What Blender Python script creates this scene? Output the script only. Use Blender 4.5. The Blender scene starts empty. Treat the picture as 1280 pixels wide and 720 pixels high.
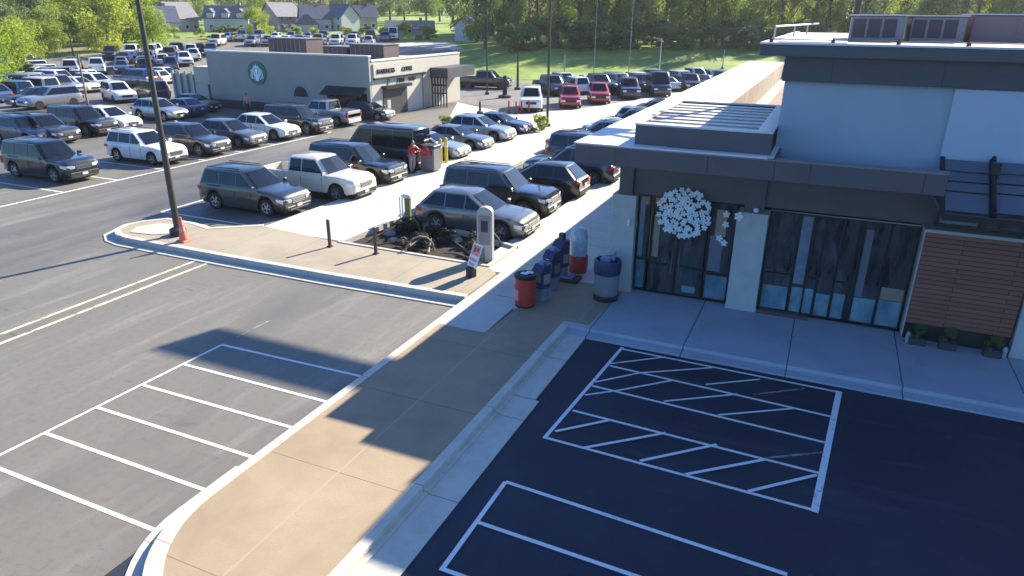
import bpy, math, random
from mathutils import Vector, Matrix
random.seed(7)
R_ = math.radians
sc = bpy.context.scene
COL = sc.collection

# ------------------------------------------------------------------ camera
CAM_H = 8.2
FPX, PIT, ROL, YAW = 873.3, 21.44, .476, -23.81
def _rot():
    p, r, y = R_(PIT), R_(ROL), R_(YAW)
    cp, sp, cr, sr, c, s = math.cos(p), math.sin(p), math.cos(r), math.sin(r), math.cos(y), math.sin(y)
    A = Matrix(((1, 0, 0), (0, -sp, -cp), (0, cp, -sp)))
    B = Matrix(((cr, -sr, 0), (sr, cr, 0), (0, 0, 1)))
    W = Matrix(((c, -s, 0), (s, c, 0), (0, 0, 1)))
    return B @ A @ W
RM = _rot()
cam_data = bpy.data.cameras.new('camera')
cam = bpy.data.objects.new('camera', cam_data); COL.objects.link(cam)
sc.camera = cam
flip = Matrix(((1, 0, 0), (0, -1, 0), (0, 0, -1)))
mw = (flip @ RM).transposed().to_4x4()
mw.translation = Vector((0, 0, CAM_H))
cam.matrix_world = mw
cam_data.sensor_width = 36
cam_data.lens = FPX / 1280 * 36
cam_data.clip_start = .1
cam_data.clip_end = 3000

# ------------------------------------------------------------------ light
SUN_EL, SUN_AZ = 30.4, 19.0          # azimuth measured from +Y towards +X
world = bpy.data.worlds.new('World'); sc.world = world
world.use_nodes = True
wn = world.node_tree
sky = wn.nodes.new('ShaderNodeTexSky'); sky.sky_type = 'NISHITA'
sky.sun_disc = False
sky.sun_elevation = R_(SUN_EL); sky.sun_rotation = R_(SUN_AZ)
sky.air_density = 1.0; sky.dust_density = .6; sky.ozone_density = 3.0
bg = wn.nodes['Background']; bg.inputs['Strength'].default_value = .073
tint = wn.nodes.new('ShaderNodeMix'); tint.data_type = 'RGBA'; tint.blend_type = 'MULTIPLY'; tint.inputs['Factor'].default_value = 1
tint.inputs['B'].default_value = (.58, .88, 1.30, 1)          # camera white balance set for the warm sun
wn.links.new(sky.outputs[0], tint.inputs['A']); wn.links.new(tint.outputs['Result'], bg.inputs[0])
sl = bpy.data.lights.new('sun', 'SUN'); sl.energy = 5.0; sl.angle = R_(.53); sl.color = (1, .90, .72)
sun = bpy.data.objects.new('sun', sl); COL.objects.link(sun)
sd = Vector((math.sin(R_(SUN_AZ)) * math.cos(R_(SUN_EL)), math.cos(R_(SUN_AZ)) * math.cos(R_(SUN_EL)), math.sin(R_(SUN_EL))))
sun.rotation_euler = sd.to_track_quat('Z', 'Y').to_euler()
sc.view_settings.view_transform = 'Standard'
sc.view_settings.look = 'None'
sc.view_settings.exposure = 1.5
sc.view_settings.gamma = 1

# ------------------------------------------------------------------ pixel -> place helpers
def ray(px, py):
    return RM.transposed() @ Vector((px - 640, py - 360, FPX))
def at(px, py, z=0.0):
    d = ray(px, py); t = (z - CAM_H) / d.z
    return Vector((d.x * t, d.y * t, z))
def onY(px, py, Y):
    d = ray(px, py); t = Y / d.y
    return Vector((d.x * t, Y, CAM_H + d.z * t))
def onX(px, py, X):
    d = ray(px, py); t = X / d.x
    return Vector((X, d.y * t, CAM_H + d.z * t))
FW = (RM.transposed() @ Vector((0, 0, 1)))
FH = Vector((FW.x, FW.y)).normalized(); RH = Vector((FH.y, -FH.x))
def smooth(a, b, t):
    t = max(0, min(1, (t - a) / (b - a))); return t * t * (3 - 2 * t)
def terr(x, y):
    D = x * FH.x + y * FH.y
    s = (x * RH.x + y * RH.y)
    z = 3.0 * smooth(82, 150, D) + .03 * max(0, D - 150)
    if D > 60:
        u = s / D * FPX + 640                      # fan of bearings seen from the lot
        e = 88 + 40 * smooth(600, 520, u)          # foot of the grass bank
        bank = 3.4 * smooth(e, e + 36, D) * smooth(560, 680, u)
        z = max(z * (1 - smooth(560, 680, u)), 0) + bank + (.03 * max(0, D - 150)) * smooth(560, 680, u)
    return z
def att(px, py):
    d = ray(px, py); d = d / math.hypot(d.x, d.y); t = 20.0
    while t < 900:
        p = Vector((d.x * t, d.y * t, CAM_H + d.z * t))
        if p.z <= terr(p.x, p.y): return p
        t += .5
    return p

# ------------------------------------------------------------------ materials
def nodes_of(m):
    m.use_nodes = True; return m.node_tree, m.node_tree.nodes['Principled BSDF']
def mat(name, col, rough=.6, metal=0, var=0, scale=8, bump=0, bscale=60, spec=.5, coat=0, col2=None, detail=4, stretch=None):
    m = bpy.data.materials.new(name); nt, p = nodes_of(m)
    p.inputs['Base Color'].default_value = (*col, 1)
    p.inputs['Roughness'].default_value = rough; p.inputs['Metallic'].default_value = metal
    p.inputs['Specular IOR Level'].default_value = spec
    p.inputs['Coat Weight'].default_value = coat; p.inputs['Coat Roughness'].default_value = .04
    if var or col2 or bump:
        tc = nt.nodes.new('ShaderNodeTexCoord'); src = tc.outputs['Object']
        if stretch:
            mp = nt.nodes.new('ShaderNodeMapping'); mp.inputs['Scale'].default_value = stretch
            nt.links.new(src, mp.inputs[0]); src = mp.outputs[0]
    if var or col2:
        n = nt.nodes.new('ShaderNodeTexNoise'); n.inputs['Scale'].default_value = scale; n.inputs['Detail'].default_value = detail
        n.inputs['Roughness'].default_value = .62
        nt.links.new(src, n.inputs['Vector'])
        r = nt.nodes.new('ShaderNodeValToRGB')
        a = col2 or tuple(c * (1 - var) for c in col); b = col if col2 else tuple(min(1, c * (1 + var)) for c in col)
        r.color_ramp.elements[0].position = .32; r.color_ramp.elements[1].position = .68
        r.color_ramp.elements[0].color = (*a, 1); r.color_ramp.elements[1].color = (*b, 1)
        nt.links.new(n.outputs[0], r.inputs[0]); nt.links.new(r.outputs[0], p.inputs['Base Color'])
    if bump:
        n2 = nt.nodes.new('ShaderNodeTexNoise'); n2.inputs['Scale'].default_value = bscale; n2.inputs['Detail'].default_value = 3
        nt.links.new(src, n2.inputs['Vector'])
        b_ = nt.nodes.new('ShaderNodeBump'); b_.inputs['Strength'].default_value = bump; b_.inputs['Distance'].default_value = .02
        nt.links.new(n2.outputs[0], b_.inputs['Height']); nt.links.new(b_.outputs[0], p.inputs['Normal'])
    return m

def layered(name, base, layers, rough=.75, bump=.25, bscale=70, seams=None, spec=.4, vor=None, cracks=None):
    """ground surface: base colour, several noise layers (colour, scale, lo, hi, stretch) mixed over it"""
    m = bpy.data.materials.new(name); nt, p = nodes_of(m); L = nt.links
    tc = nt.nodes.new('ShaderNodeTexCoord')
    rgb = nt.nodes.new('ShaderNodeRGB'); rgb.outputs[0].default_value = (*base, 1); cur = rgb.outputs[0]
    for col, sc_, lo, hi, st in layers:
        mp = nt.nodes.new('ShaderNodeMapping'); mp.inputs['Scale'].default_value = st or (1, 1, 1)
        mp.inputs['Location'].default_value = (random.uniform(-9, 9), random.uniform(-9, 9), 0)
        L.new(tc.outputs['Object'], mp.inputs[0])
        n = nt.nodes.new('ShaderNodeTexNoise'); n.inputs['Scale'].default_value = sc_; n.inputs['Detail'].default_value = 6; n.inputs['Roughness'].default_value = .6
        n.inputs['Distortion'].default_value = .4
        L.new(mp.outputs[0], n.inputs['Vector'])
        mr = nt.nodes.new('ShaderNodeMapRange'); mr.inputs[1].default_value = lo; mr.inputs[2].default_value = hi
        L.new(n.outputs[0], mr.inputs[0])
        mx = nt.nodes.new('ShaderNodeMix'); mx.data_type = 'RGBA'
        L.new(mr.outputs[0], mx.inputs['Factor']); L.new(cur, mx.inputs['A']); mx.inputs['B'].default_value = (*col, 1)
        cur = mx.outputs['Result']
    if seams:
        for colr, ax, size, w in seams:
            sep = nt.nodes.new('ShaderNodeSeparateXYZ'); L.new(tc.outputs['Object'], sep.inputs[0])
            d = nt.nodes.new('ShaderNodeMath'); d.operation = 'DIVIDE'; d.inputs[1].default_value = size; L.new(sep.outputs[ax], d.inputs[0])
            f = nt.nodes.new('ShaderNodeMath'); f.operation = 'FRACT'; L.new(d.outputs[0], f.inputs[0])
            c = nt.nodes.new('ShaderNodeMath'); c.operation = 'LESS_THAN'; c.inputs[1].default_value = w / size; L.new(f.outputs[0], c.inputs[0])
            mx = nt.nodes.new('ShaderNodeMix'); mx.data_type = 'RGBA'
            L.new(c.outputs[0], mx.inputs['Factor']); L.new(cur, mx.inputs['A']); mx.inputs['B'].default_value = (*colr, 1)
            cur = mx.outputs['Result']
    if cracks:
        colr, sc_, w = cracks
        nn = nt.nodes.new('ShaderNodeTexNoise'); nn.inputs['Scale'].default_value = 1.3; L.new(tc.outputs['Object'], nn.inputs['Vector'])
        va = nt.nodes.new('ShaderNodeVectorMath'); va.operation = 'MULTIPLY_ADD'; va.inputs[1].default_value = (.9, .9, 0); L.new(nn.outputs['Color'], va.inputs[0]); L.new(tc.outputs['Object'], va.inputs[2])
        vo = nt.nodes.new('ShaderNodeTexVoronoi'); vo.feature = 'DISTANCE_TO_EDGE'; vo.inputs['Scale'].default_value = sc_; L.new(va.outputs[0], vo.inputs['Vector'])
        lt = nt.nodes.new('ShaderNodeMath'); lt.operation = 'LESS_THAN'; lt.inputs[1].default_value = w; L.new(vo.outputs[0], lt.inputs[0])
        nm = nt.nodes.new('ShaderNodeTexNoise'); nm.inputs['Scale'].default_value = .22; L.new(tc.outputs['Object'], nm.inputs['Vector'])
        gt = nt.nodes.new('ShaderNodeMath'); gt.operation = 'GREATER_THAN'; gt.inputs[1].default_value = .56; L.new(nm.outputs[0], gt.inputs[0])
        mu = nt.nodes.new('ShaderNodeMath'); mu.operation = 'MULTIPLY'; L.new(lt.outputs[0], mu.inputs[0]); L.new(gt.outputs[0], mu.inputs[1])
        mx = nt.nodes.new('ShaderNodeMix'); mx.data_type = 'RGBA'; L.new(mu.outputs[0], mx.inputs['Factor']); L.new(cur, mx.inputs['A']); mx.inputs['B'].default_value = (*colr, 1); cur = mx.outputs['Result']
    L.new(cur, p.inputs['Base Color'])
    p.inputs['Roughness'].default_value = rough; p.inputs['Specular IOR Level'].default_value = spec
    n2 = nt.nodes.new('ShaderNodeTexNoise'); n2.inputs['Scale'].default_value = bscale; n2.inputs['Detail'].default_value = 4
    L.new(tc.outputs['Object'], n2.inputs['Vector'])
    b_ = nt.nodes.new('ShaderNodeBump'); b_.inputs['Strength'].default_value = bump; b_.inputs['Distance'].default_value = .02
    L.new(n2.outputs[0], b_.inputs['Height']); L.new(b_.outputs[0], p.inputs['Normal'])
    return m

def leafmat(name, c1, c2, trans=.35):
    m = bpy.data.materials.new(name); nt, p = nodes_of(m); L = nt.links
    tc = nt.nodes.new('ShaderNodeTexCoord'); n = nt.nodes.new('ShaderNodeTexNoise'); n.inputs['Scale'].default_value = .55; n.inputs['Detail'].default_value = 5
    L.new(tc.outputs['Object'], n.inputs['Vector'])
    oi = nt.nodes.new('ShaderNodeObjectInfo')
    ad = nt.nodes.new('ShaderNodeMath'); ad.operation = 'MULTIPLY_ADD'; ad.inputs[1].default_value = .5; L.new(oi.outputs['Random'], ad.inputs[0]); L.new(n.outputs[0], ad.inputs[2])
    mr = nt.nodes.new('ShaderNodeMapRange'); mr.inputs[1].default_value = .4; mr.inputs[2].default_value = 1.05; L.new(ad.outputs[0], mr.inputs[0])
    mx = nt.nodes.new('ShaderNodeMix'); mx.data_type = 'RGBA'; mx.inputs['A'].default_value = (*c1, 1); mx.inputs['B'].default_value = (*c2, 1)
    L.new(mr.outputs[0], mx.inputs['Factor']); L.new(mx.outputs['Result'], p.inputs['Base Color'])
    p.inputs['Roughness'].default_value = .6; p.inputs['Specular IOR Level'].default_value = .25
    t = nt.nodes.new('ShaderNodeBsdfTranslucent'); L.new(mx.outputs['Result'], t.inputs[0])
    ms = nt.nodes.new('ShaderNodeMixShader'); ms.inputs[0].default_value = trans
    out = nt.nodes['Material Output']; L.new(p.outputs[0], ms.inputs[1]); L.new(t.outputs[0], ms.inputs[2]); L.new(ms.outputs[0], out.inputs[0])
    return m

M = {}
M['asphalt_old'] = layered('asphalt_old', (.165, .154, .130), [((.235, .22, .19), .7, .52, .74, (2.2, .22, 1)), ((.070, .070, .072), .10, .45, .62, (1, .35, 1)), ((.165, .158, .143), .5, .55, .8, (1, .5, 1)), ((.07, .07, .075), 1.6, .62, .8, (.35, 2.2, 1)), ((.11, .107, .10), 6, .5, .9, None)], rough=.6, bump=.3, spec=.45)
M['asphalt_new'] = layered('asphalt_new', (.014, .021, .038), [((.024, .033, .052), .35, .45, .7, None), ((.07, .07, .075), 5, .66, .8, None), ((.055, .054, .056), .9, .6, .8, (.4, 1.6, 1)), ((.016, .018, .024), 1.8, .66, .74, None), ((.05, .058, .075), 18, .62, .8, None), ((.035, .042, .06), .6, .6, .75, (.25, 2.5, 1))], rough=.75, bump=.4)
M['asphalt_far'] = layered('asphalt_far', (.19, .18, .16), [((.14, .135, .125), .08, .4, .6, None), ((.27, .255, .23), .5, .55, .8, None)], rough=.7, bump=.1)
M['tan_pave'] = layered('tan_pave', (.33, .255, .168), [((.28, .215, .142), 1.1, .4, .65, None), ((.37, .295, .20), .35, .5, .75, None), ((.22, .17, .12), 2.4, .70, .80, None), ((.30, .22, .14), 26, .5, .75, None)], rough=.85, bump=.25, bscale=120, seams=[((.20, .15, .10), 'Y', 2.9, .022), ((.36, .295, .215), 'X', 1.85, .04)])
M['tan_cross'] = layered('tan_cross', (.33, .28, .21), [((.28, .24, .18), 1.1, .4, .65, None), ((.37, .32, .245), .35, .5, .75, None), ((.20, .17, .13), 2.4, .70, .80, None)], rough=.85, bump=.25, bscale=120, seams=[((.20, .17, .13), 'X', 2.4, .022)])
M['concrete'] = layered('concrete', (.50, .475, .42), [((.42, .40, .36), 1.2, .45, .7, None), ((.55, .53, .48), .3, .5, .75, None), ((.33, .31, .28), 3.5, .68, .82, None)], rough=.8, bump=.15, seams=[((.2, .19, .18), 'Y', 3.0, .03)])
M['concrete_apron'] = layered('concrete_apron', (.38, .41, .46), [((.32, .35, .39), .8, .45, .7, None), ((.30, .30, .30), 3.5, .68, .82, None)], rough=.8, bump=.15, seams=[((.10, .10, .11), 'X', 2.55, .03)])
M['kerb'] = layered('kerb', (.56, .52, .44), [((.46, .43, .37), 2.5, .45, .7, None), ((.30, .28, .25), 6, .66, .8, None)], rough=.8, bump=.2, seams=[((.2, .19, .17), 'Y', 3.0, .02)])
M['kerb_x'] = layered('kerb_x', (.50, .47, .41), [((.42, .40, .35), 2.5, .45, .7, None), ((.28, .27, .25), 6, .66, .8, None)], rough=.8, bump=.2, seams=[((.2, .19, .17), 'X', 3.0, .02)])
M['grass'] = layered('grass', (.26, .34, .05), [((.12, .20, .035), .09, .42, .6, None), ((.38, .38, .09), .05, .55, .75, None), ((.13, .20, .035), .9, .45, .7, None)], rough=.9, bump=.5, bscale=8)
M['dry_grass'] = layered('dry_grass', (.24, .22, .10), [((.15, .18, .06), .12, .42, .6, None)], rough=.9)
def paint_line(name, col, worn, lo, hi):
    m = layered(name, col, [(worn, 3.5, lo, hi, None), (worn, 14, .62, .75, None)], rough=.7, bump=.15)
    return m
M['paint_white'] = paint_line('paint_white', (.72, .72, .70), (.35, .35, .34), .58, .75)
M['paint_faded'] = paint_line('paint_faded', (.30, .30, .30), (.12, .12, .12), .4, .6)
M['paint_yellow'] = paint_line('paint_yellow', (.62, .58, .38), (.25, .24, .19), .52, .66)
M['mulch'] = layered('mulch', (.035, .026, .02), [((.018, .014, .012), 5, .4, .6, None), ((.17, .13, .09), 9, .6, .75, None)], rough=.95, bump=.9, bscale=14)
M['dark_fascia'] = mat('dark_fascia', (.085, .078, .085), .5, var=.08, scale=1.5)
M['dark_band'] = mat('dark_band', (.062, .06, .068), .5, var=.1, scale=.8)
M['soffit'] = mat('soffit', (.045, .045, .05), .7)
M['stucco_blue'] = mat('stucco_blue', (.34, .41, .45), .85, var=.04, scale=.8, bump=.15, bscale=90)
M['stucco_light'] = mat('stucco_light', (.42, .48, .55), .85, var=.04, scale=.8, bump=.15, bscale=90)
M['pillar_stone'] = mat('pillar_stone', (.42, .44, .41), .8, var=.08, scale=2.5, bump=.2, bscale=60)
M['roof_white'] = mat('roof_white', (.72, .69, .64), .7, var=.08, scale=.6)
M['louvre'] = mat('louvre', (.50, .47, .43), .5, var=.1, scale=2)
M['coping'] = mat('coping', (.62, .6, .58), .4, var=.05)
M['tan_wall'] = mat('tan_wall', (.33, .25, .18), .85, var=.2, scale=.8)
M['roof_tan'] = mat('roof_tan', (.38, .33, .27), .85, var=.12, scale=.5)
M['rust_wall'] = mat('rust_wall', (.19, .10, .075), .85, var=.3, scale=1)
M['frame'] = mat('frame', (.018, .02, .024), .35, metal=.3)
M['glass'] = mat('glass', (.006, .010, .018), .02, spec=.4)
M['glass_store'] = mat('glass_store', (.075, .085, .080), .04, spec=1.0, col2=(.006, .009, .013), scale=1.6, stretch=(3.2, 1, .7), detail=7)  # tree reflections put into the glass colour as vertical streaks
M['film'] = mat('film', (.20, .36, .40), .12, col2=(.07, .15, .19), scale=1.4, stretch=(1.5, 1, .8))  # bright reflected ground put into the pane colour
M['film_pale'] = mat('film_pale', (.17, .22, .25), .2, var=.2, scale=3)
M['awning'] = mat('awning', (.14, .155, .185), .45, metal=.25, var=.08, scale=2)
M['white'] = mat('white', (.75, .77, .76), .5, var=.06, scale=4)
M['teal_white'] = mat('teal_white', (.84, .90, .89), .6)
M['tyre'] = mat('tyre', (.015, .015, .016), .85)
M['trim'] = mat('trim', (.022, .022, .024), .55)
M['rim'] = mat('rim', (.52, .53, .55), .25, metal=.8)
M['chrome'] = mat('chrome', (.65, .66, .68), .15, metal=1)
M['lamp'] = mat('lamp', (.72, .74, .76), .08, spec=.8)
M['tail'] = mat('tail', (.42, .015, .02), .15, spec=.8)
M['plate'] = mat('plate', (.6, .62, .6), .5)
M['pole'] = mat('pole', (.07, .062, .05), .5, metal=.4, var=.2, scale=2)
M['pole_grey'] = mat('pole_grey', (.36, .38, .38), .5, metal=.3)
M['orange'] = mat('orange', (.46, .045, .028), .45, var=.12, scale=5)
M['cone'] = mat('cone', (.72, .16, .10), .5)
M['navy'] = mat('navy', (.018, .03, .085), .55, var=.3, scale=5)
M['blue_grey'] = mat('blue_grey', (.13, .19, .32), .5, var=.15, scale=4)
M['bin_grey'] = mat('bin_grey', (.20, .205, .215), .75, var=.1, scale=9, bump=.4, bscale=120)
M['black'] = mat('black', (.012, .013, .016), .6)
M['clear_plastic'] = mat('clear_plastic', (.42, .50, .55), .2, var=.3, scale=6)
M['pink'] = mat('pink', (.70, .28, .26), .5)
M['red'] = mat('red', (.42, .02, .03), .45)
M['yellow'] = mat('yellow', (.60, .50, .04), .5, var=.15, scale=5)
M['skin'] = mat('skin', (.45, .27, .19), .6)
M['denim'] = mat('denim', (.42, .36, .36), .8)
M['hair'] = mat('hair', (.03, .02, .015), .6)
M['wall_taupe'] = mat('wall_taupe', (.33, .31, .265), .85, var=.05, scale=.6)
M['wall_beige'] = mat('wall_beige', (.46, .43, .36), .85, var=.05, scale=.6)
M['brown_roofbox'] = mat('brown_roofbox', (.09, .065, .065), .7)
M['metal_unit'] = mat('metal_unit', (.22, .21, .23), .5, metal=.3, var=.1)
M['unit_red'] = mat('unit_red', (.26, .16, .16), .6)
M['green_logo'] = mat('green_logo', (.0, .16, .10), .45)
M['house_roof'] = mat('house_roof', (.10, .115, .17), .85, var=.15, scale=2)
M['house_roof_b'] = mat('house_roof_b', (.20, .19, .21), .85, var=.15, scale=2)
M['house_wall'] = mat('house_wall', (.50, .50, .50), .8, var=.05, scale=1)
M['house_wall_b'] = mat('house_wall_b', (.36, .34, .32), .8, var=.05, scale=1)
M['bark'] = mat('bark', (.12, .095, .07), .9, var=.3, scale=3)
M['leaf_bright'] = leafmat('leaf_bright', (.24, .34, .03), (.44, .48, .08), .58)
M['leaf_mid'] = leafmat('leaf_mid', (.17, .26, .045), (.36, .41, .10), .58)
M['leaf_dark'] = leafmat('leaf_dark', (.09, .16, .06), (.22, .28, .10), .5)
M['leaf_dry'] = leafmat('leaf_dry', (.045, .042, .028), (.10, .085, .05), .1)
M['leaf_bare'] = leafmat('leaf_bare', (.22, .21, .11), (.32, .31, .16), .4)
M['wood'] = mat('wood', (.24, .18, .12), .8, var=.3, scale=6)
M['rock'] = mat('rock', (.30, .29, .27), .9, var=.25, scale=5)
def brickmat():
    m = bpy.data.materials.new('brown_cladding'); nt, p = nodes_of(m); L = nt.links
    tc = nt.nodes.new('ShaderNodeTexCoord'); mp = nt.nodes.new('ShaderNodeMapping'); mp.inputs['Rotation'].default_value = (R_(90), 0, 0)
    L.new(tc.outputs['Object'], mp.inputs[0])
    b = nt.nodes.new('ShaderNodeTexBrick'); b.inputs['Scale'].default_value = 1; b.inputs['Brick Width'].default_value = 2.4; b.inputs['Row Height'].default_value = .125
    b.inputs['Mortar Size'].default_value = .009; b.inputs['Color1'].default_value = (.27, .105, .065, 1); b.inputs['Color2'].default_value = (.22, .088, .058, 1); b.inputs['Mortar'].default_value = (.055, .03, .025, 1)
    L.new(mp.outputs[0], b.inputs['Vector']); L.new(b.outputs[0], p.inputs['Base Color']); p.inputs['Roughness'].default_value = .75
    bp = nt.nodes.new('ShaderNodeBump'); bp.inputs['Strength'].default_value = .6; bp.inputs['Distance'].default_value = .02; bp.invert = True
    L.new(b.outputs['Fac'], bp.inputs['Height']); L.new(bp.outputs[0], p.inputs['Normal'])
    return m
M['cladding'] = brickmat()
PAINT = {}
def paint(name, col, metal=.25, rough=.28):
    PAINT[name] = mat('paint_' + name, col, rough, metal=metal, coat=.9); return PAINT[name]
paint('black', (.010, .011, .013)); paint('charcoal', (.035, .037, .042)); paint('dark_green', (.028, .036, .036)); paint('grey', (.13, .125, .12), .5)
paint('silver', (.38, .39, .40), .6); paint('white', (.72, .73, .72), 0); paint('cream', (.62, .58, .48), 0); paint('navy', (.012, .022, .06)); paint('red', (.40, .012, .02)); paint('blue', (.04, .09, .20)); paint('brown', (.10, .075, .06))

# ------------------------------------------------------------------ mesh helpers
class MB:
    def __init__(s): s.v = []; s.f = []; s.m = []
    def add(s, vs, fs, mi=0):
        o = len(s.v); s.v += [tuple(v) for v in vs]; s.f += [tuple(i + o for i in f) for f in fs]; s.m += [mi] * len(fs); return s
    def box(s, x0, x1, y0, y1, z0, z1, mi=0, mtx=None):
        vs = [Vector((x, y, z)) for z in (z0, z1) for y in (y0, y1) for x in (x0, x1)]
        if mtx: vs = [mtx @ v for v in vs]
        return s.add(vs, [(0, 2, 3, 1), (4, 5, 7, 6), (0, 1, 5, 4), (2, 6, 7, 3), (0, 4, 6, 2), (1, 3, 7, 5)], mi)
    def bbox(s, x0, x1, y0, y1, z0, z1, b=.02, mi=0, mtx=None):
        """box with chamfered vertical and top edges"""
        rings = []
        for z, i in ((z0, 0), (z1 - b, 0), (z1, b)):
            X0, X1, Y0, Y1 = x0 + i, x1 - i, y0 + i, y1 - i
            rings.append([(X0 + b, Y0, z), (X1 - b, Y0, z), (X1, Y0 + b, z), (X1, Y1 - b, z), (X1 - b, Y1, z), (X0 + b, Y1, z), (X0, Y1 - b, z), (X0, Y0 + b, z)])
        vs = [Vector(p) for r in rings for p in r]
        if mtx: vs = [mtx @ v for v in vs]
        fs = [tuple(range(7, -1, -1)), tuple(range(16, 24))]
        for k in (0, 8):
            for i in range(8): j = (i + 1) % 8; fs.append((k + i, k + j, k + 8 + j, k + 8 + i))
        return s.add(vs, fs, mi)
    def prism(s, pts, z0, z1, mi=0):
        n = len(pts)
        a = sum(pts[i][0] * pts[(i + 1) % n][1] - pts[(i + 1) % n][0] * pts[i][1] for i in range(n))
        if a < 0: pts = pts[::-1]
        vs = [(p[0], p[1], z0) for p in pts] + [(p[0], p[1], z1) for p in pts]
        fs = [tuple(range(n - 1, -1, -1)), tuple(range(n, 2 * n))] + [(i, (i + 1) % n, n + (i + 1) % n, n + i) for i in range(n)]
        return s.add(vs, fs, mi)
    def tube(s, p0, p1, r0, r1=None, n=10, mi=0, caps=True):
        p0, p1 = Vector(p0), Vector(p1); r1 = r0 if r1 is None else r1
        d = (p1 - p0).normalized(); u = d.orthogonal().normalized(); w = d.cross(u)
        vs = [p0 + (u * math.cos(a) + w * math.sin(a)) * r0 for a in [2 * math.pi * i / n for i in range(n)]]
        vs += [p1 + (u * math.cos(a) + w * math.sin(a)) * r1 for a in [2 * math.pi * i / n for i in range(n)]]
        fs = [(i, (i + 1) % n, n + (i + 1) % n, n + i) for i in range(n)]
        if caps: fs += [tuple(range(n - 1, -1, -1)), tuple(range(n, 2 * n))]
        return s.add(vs, fs, mi)
    def lathe(s, prof, c=(0, 0, 0), n=24, mi=0, axis='Z'):
        vs = []
        for r, z in prof:
            for i in range(n):
                a = 2 * math.pi * i / n; x, y = r * math.cos(a), r * math.sin(a)
                v = Vector((x, y, z)) if axis == 'Z' else Vector((x, z, y))
                vs.append(v + Vector(c))
        fs = []
        for k in range(len(prof) - 1):
            for i in range(n):
                j = (i + 1) % n
                q = (k * n + i, k * n + j, (k + 1) * n + j, (k + 1) * n + i)
                fs.append(q if axis == 'Z' else q[::-1])
        return s.add(vs, fs, mi)
    def quad(s, a, b, c, d, mi=0): return s.add([a, b, c, d], [(0, 1, 2, 3)], mi)
    def slab(s, q, nrm, t, mi=0):
        """four points extruded along nrm by t"""
        nrm = Vector(nrm); q = [Vector(p) for p in q]
        return s.add(q + [p + nrm * t for p in q], [(3, 2, 1, 0), (4, 5, 6, 7), (0, 1, 5, 4), (1, 2, 6, 5), (2, 3, 7, 6), (3, 0, 4, 7)], mi)
    def mesh(s, name, mats, ang=None):
        me = bpy.data.meshes.new(name); me.from_pydata(s.v, [], s.f)
        for m in (mats if isinstance(mats, (list, tuple)) else [mats]): me.materials.append(m)
        me.polygons.foreach_set('material_index', s.m)
        if ang is not None:
            me.polygons.foreach_set('use_smooth', [True] * len(s.f)); me.update()
            me.set_sharp_from_angle(angle=R_(ang))
        me.update(); return me
    def build(s, name, mats, parent=None, ang=None, loc=None):
        o = bpy.data.objects.new(name, s.mesh(name, mats, ang)); COL.objects.link(o)
        if parent: o.parent = parent
        if loc is not None: o.location = loc
        return o
def tag(o, label=None, cat=None, group=None, kind=None):
    if label: o['label'] = label
    if cat: o['category'] = cat
    if group: o['group'] = group
    if kind: o['kind'] = kind
    return o
def thing(name, label, cat, loc=(0, 0, 0), rz=0, group=None, s=1):
    o = bpy.data.objects.new(name, None); COL.objects.link(o); o.empty_display_size = .3
    o.location = loc; o.rotation_euler.z = rz; o.scale = (s, s, s)
    return tag(o, label, cat, group)
def struct(name, mb, m): return tag(mb.build(name, m), kind='structure')
KIDS = {}
def copy_tree(o, parent=None):
    c = o.copy(); COL.objects.link(c)
    if parent: c.parent = parent
    for ch in [k for k in list(o.children)]:
        copy_tree(ch, c)
    return c
def ordn(i):
    w = ['first', 'second', 'third', 'fourth', 'fifth', 'sixth', 'seventh', 'eighth', 'ninth', 'tenth', 'eleventh', 'twelfth', 'thirteenth', 'fourteenth', 'fifteenth', 'sixteenth', 'seventeenth', 'eighteenth', 'nineteenth', 'twentieth']
    t = ['', '', 'twenty', 'thirty', 'forty', 'fifty', 'sixty']
    if i < 20: return w[i]
    n = i + 1
    return (t[n // 10] + '-' + w[n % 10 - 1]) if n % 10 else t[n // 10][:-1] + 'ieth'

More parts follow.
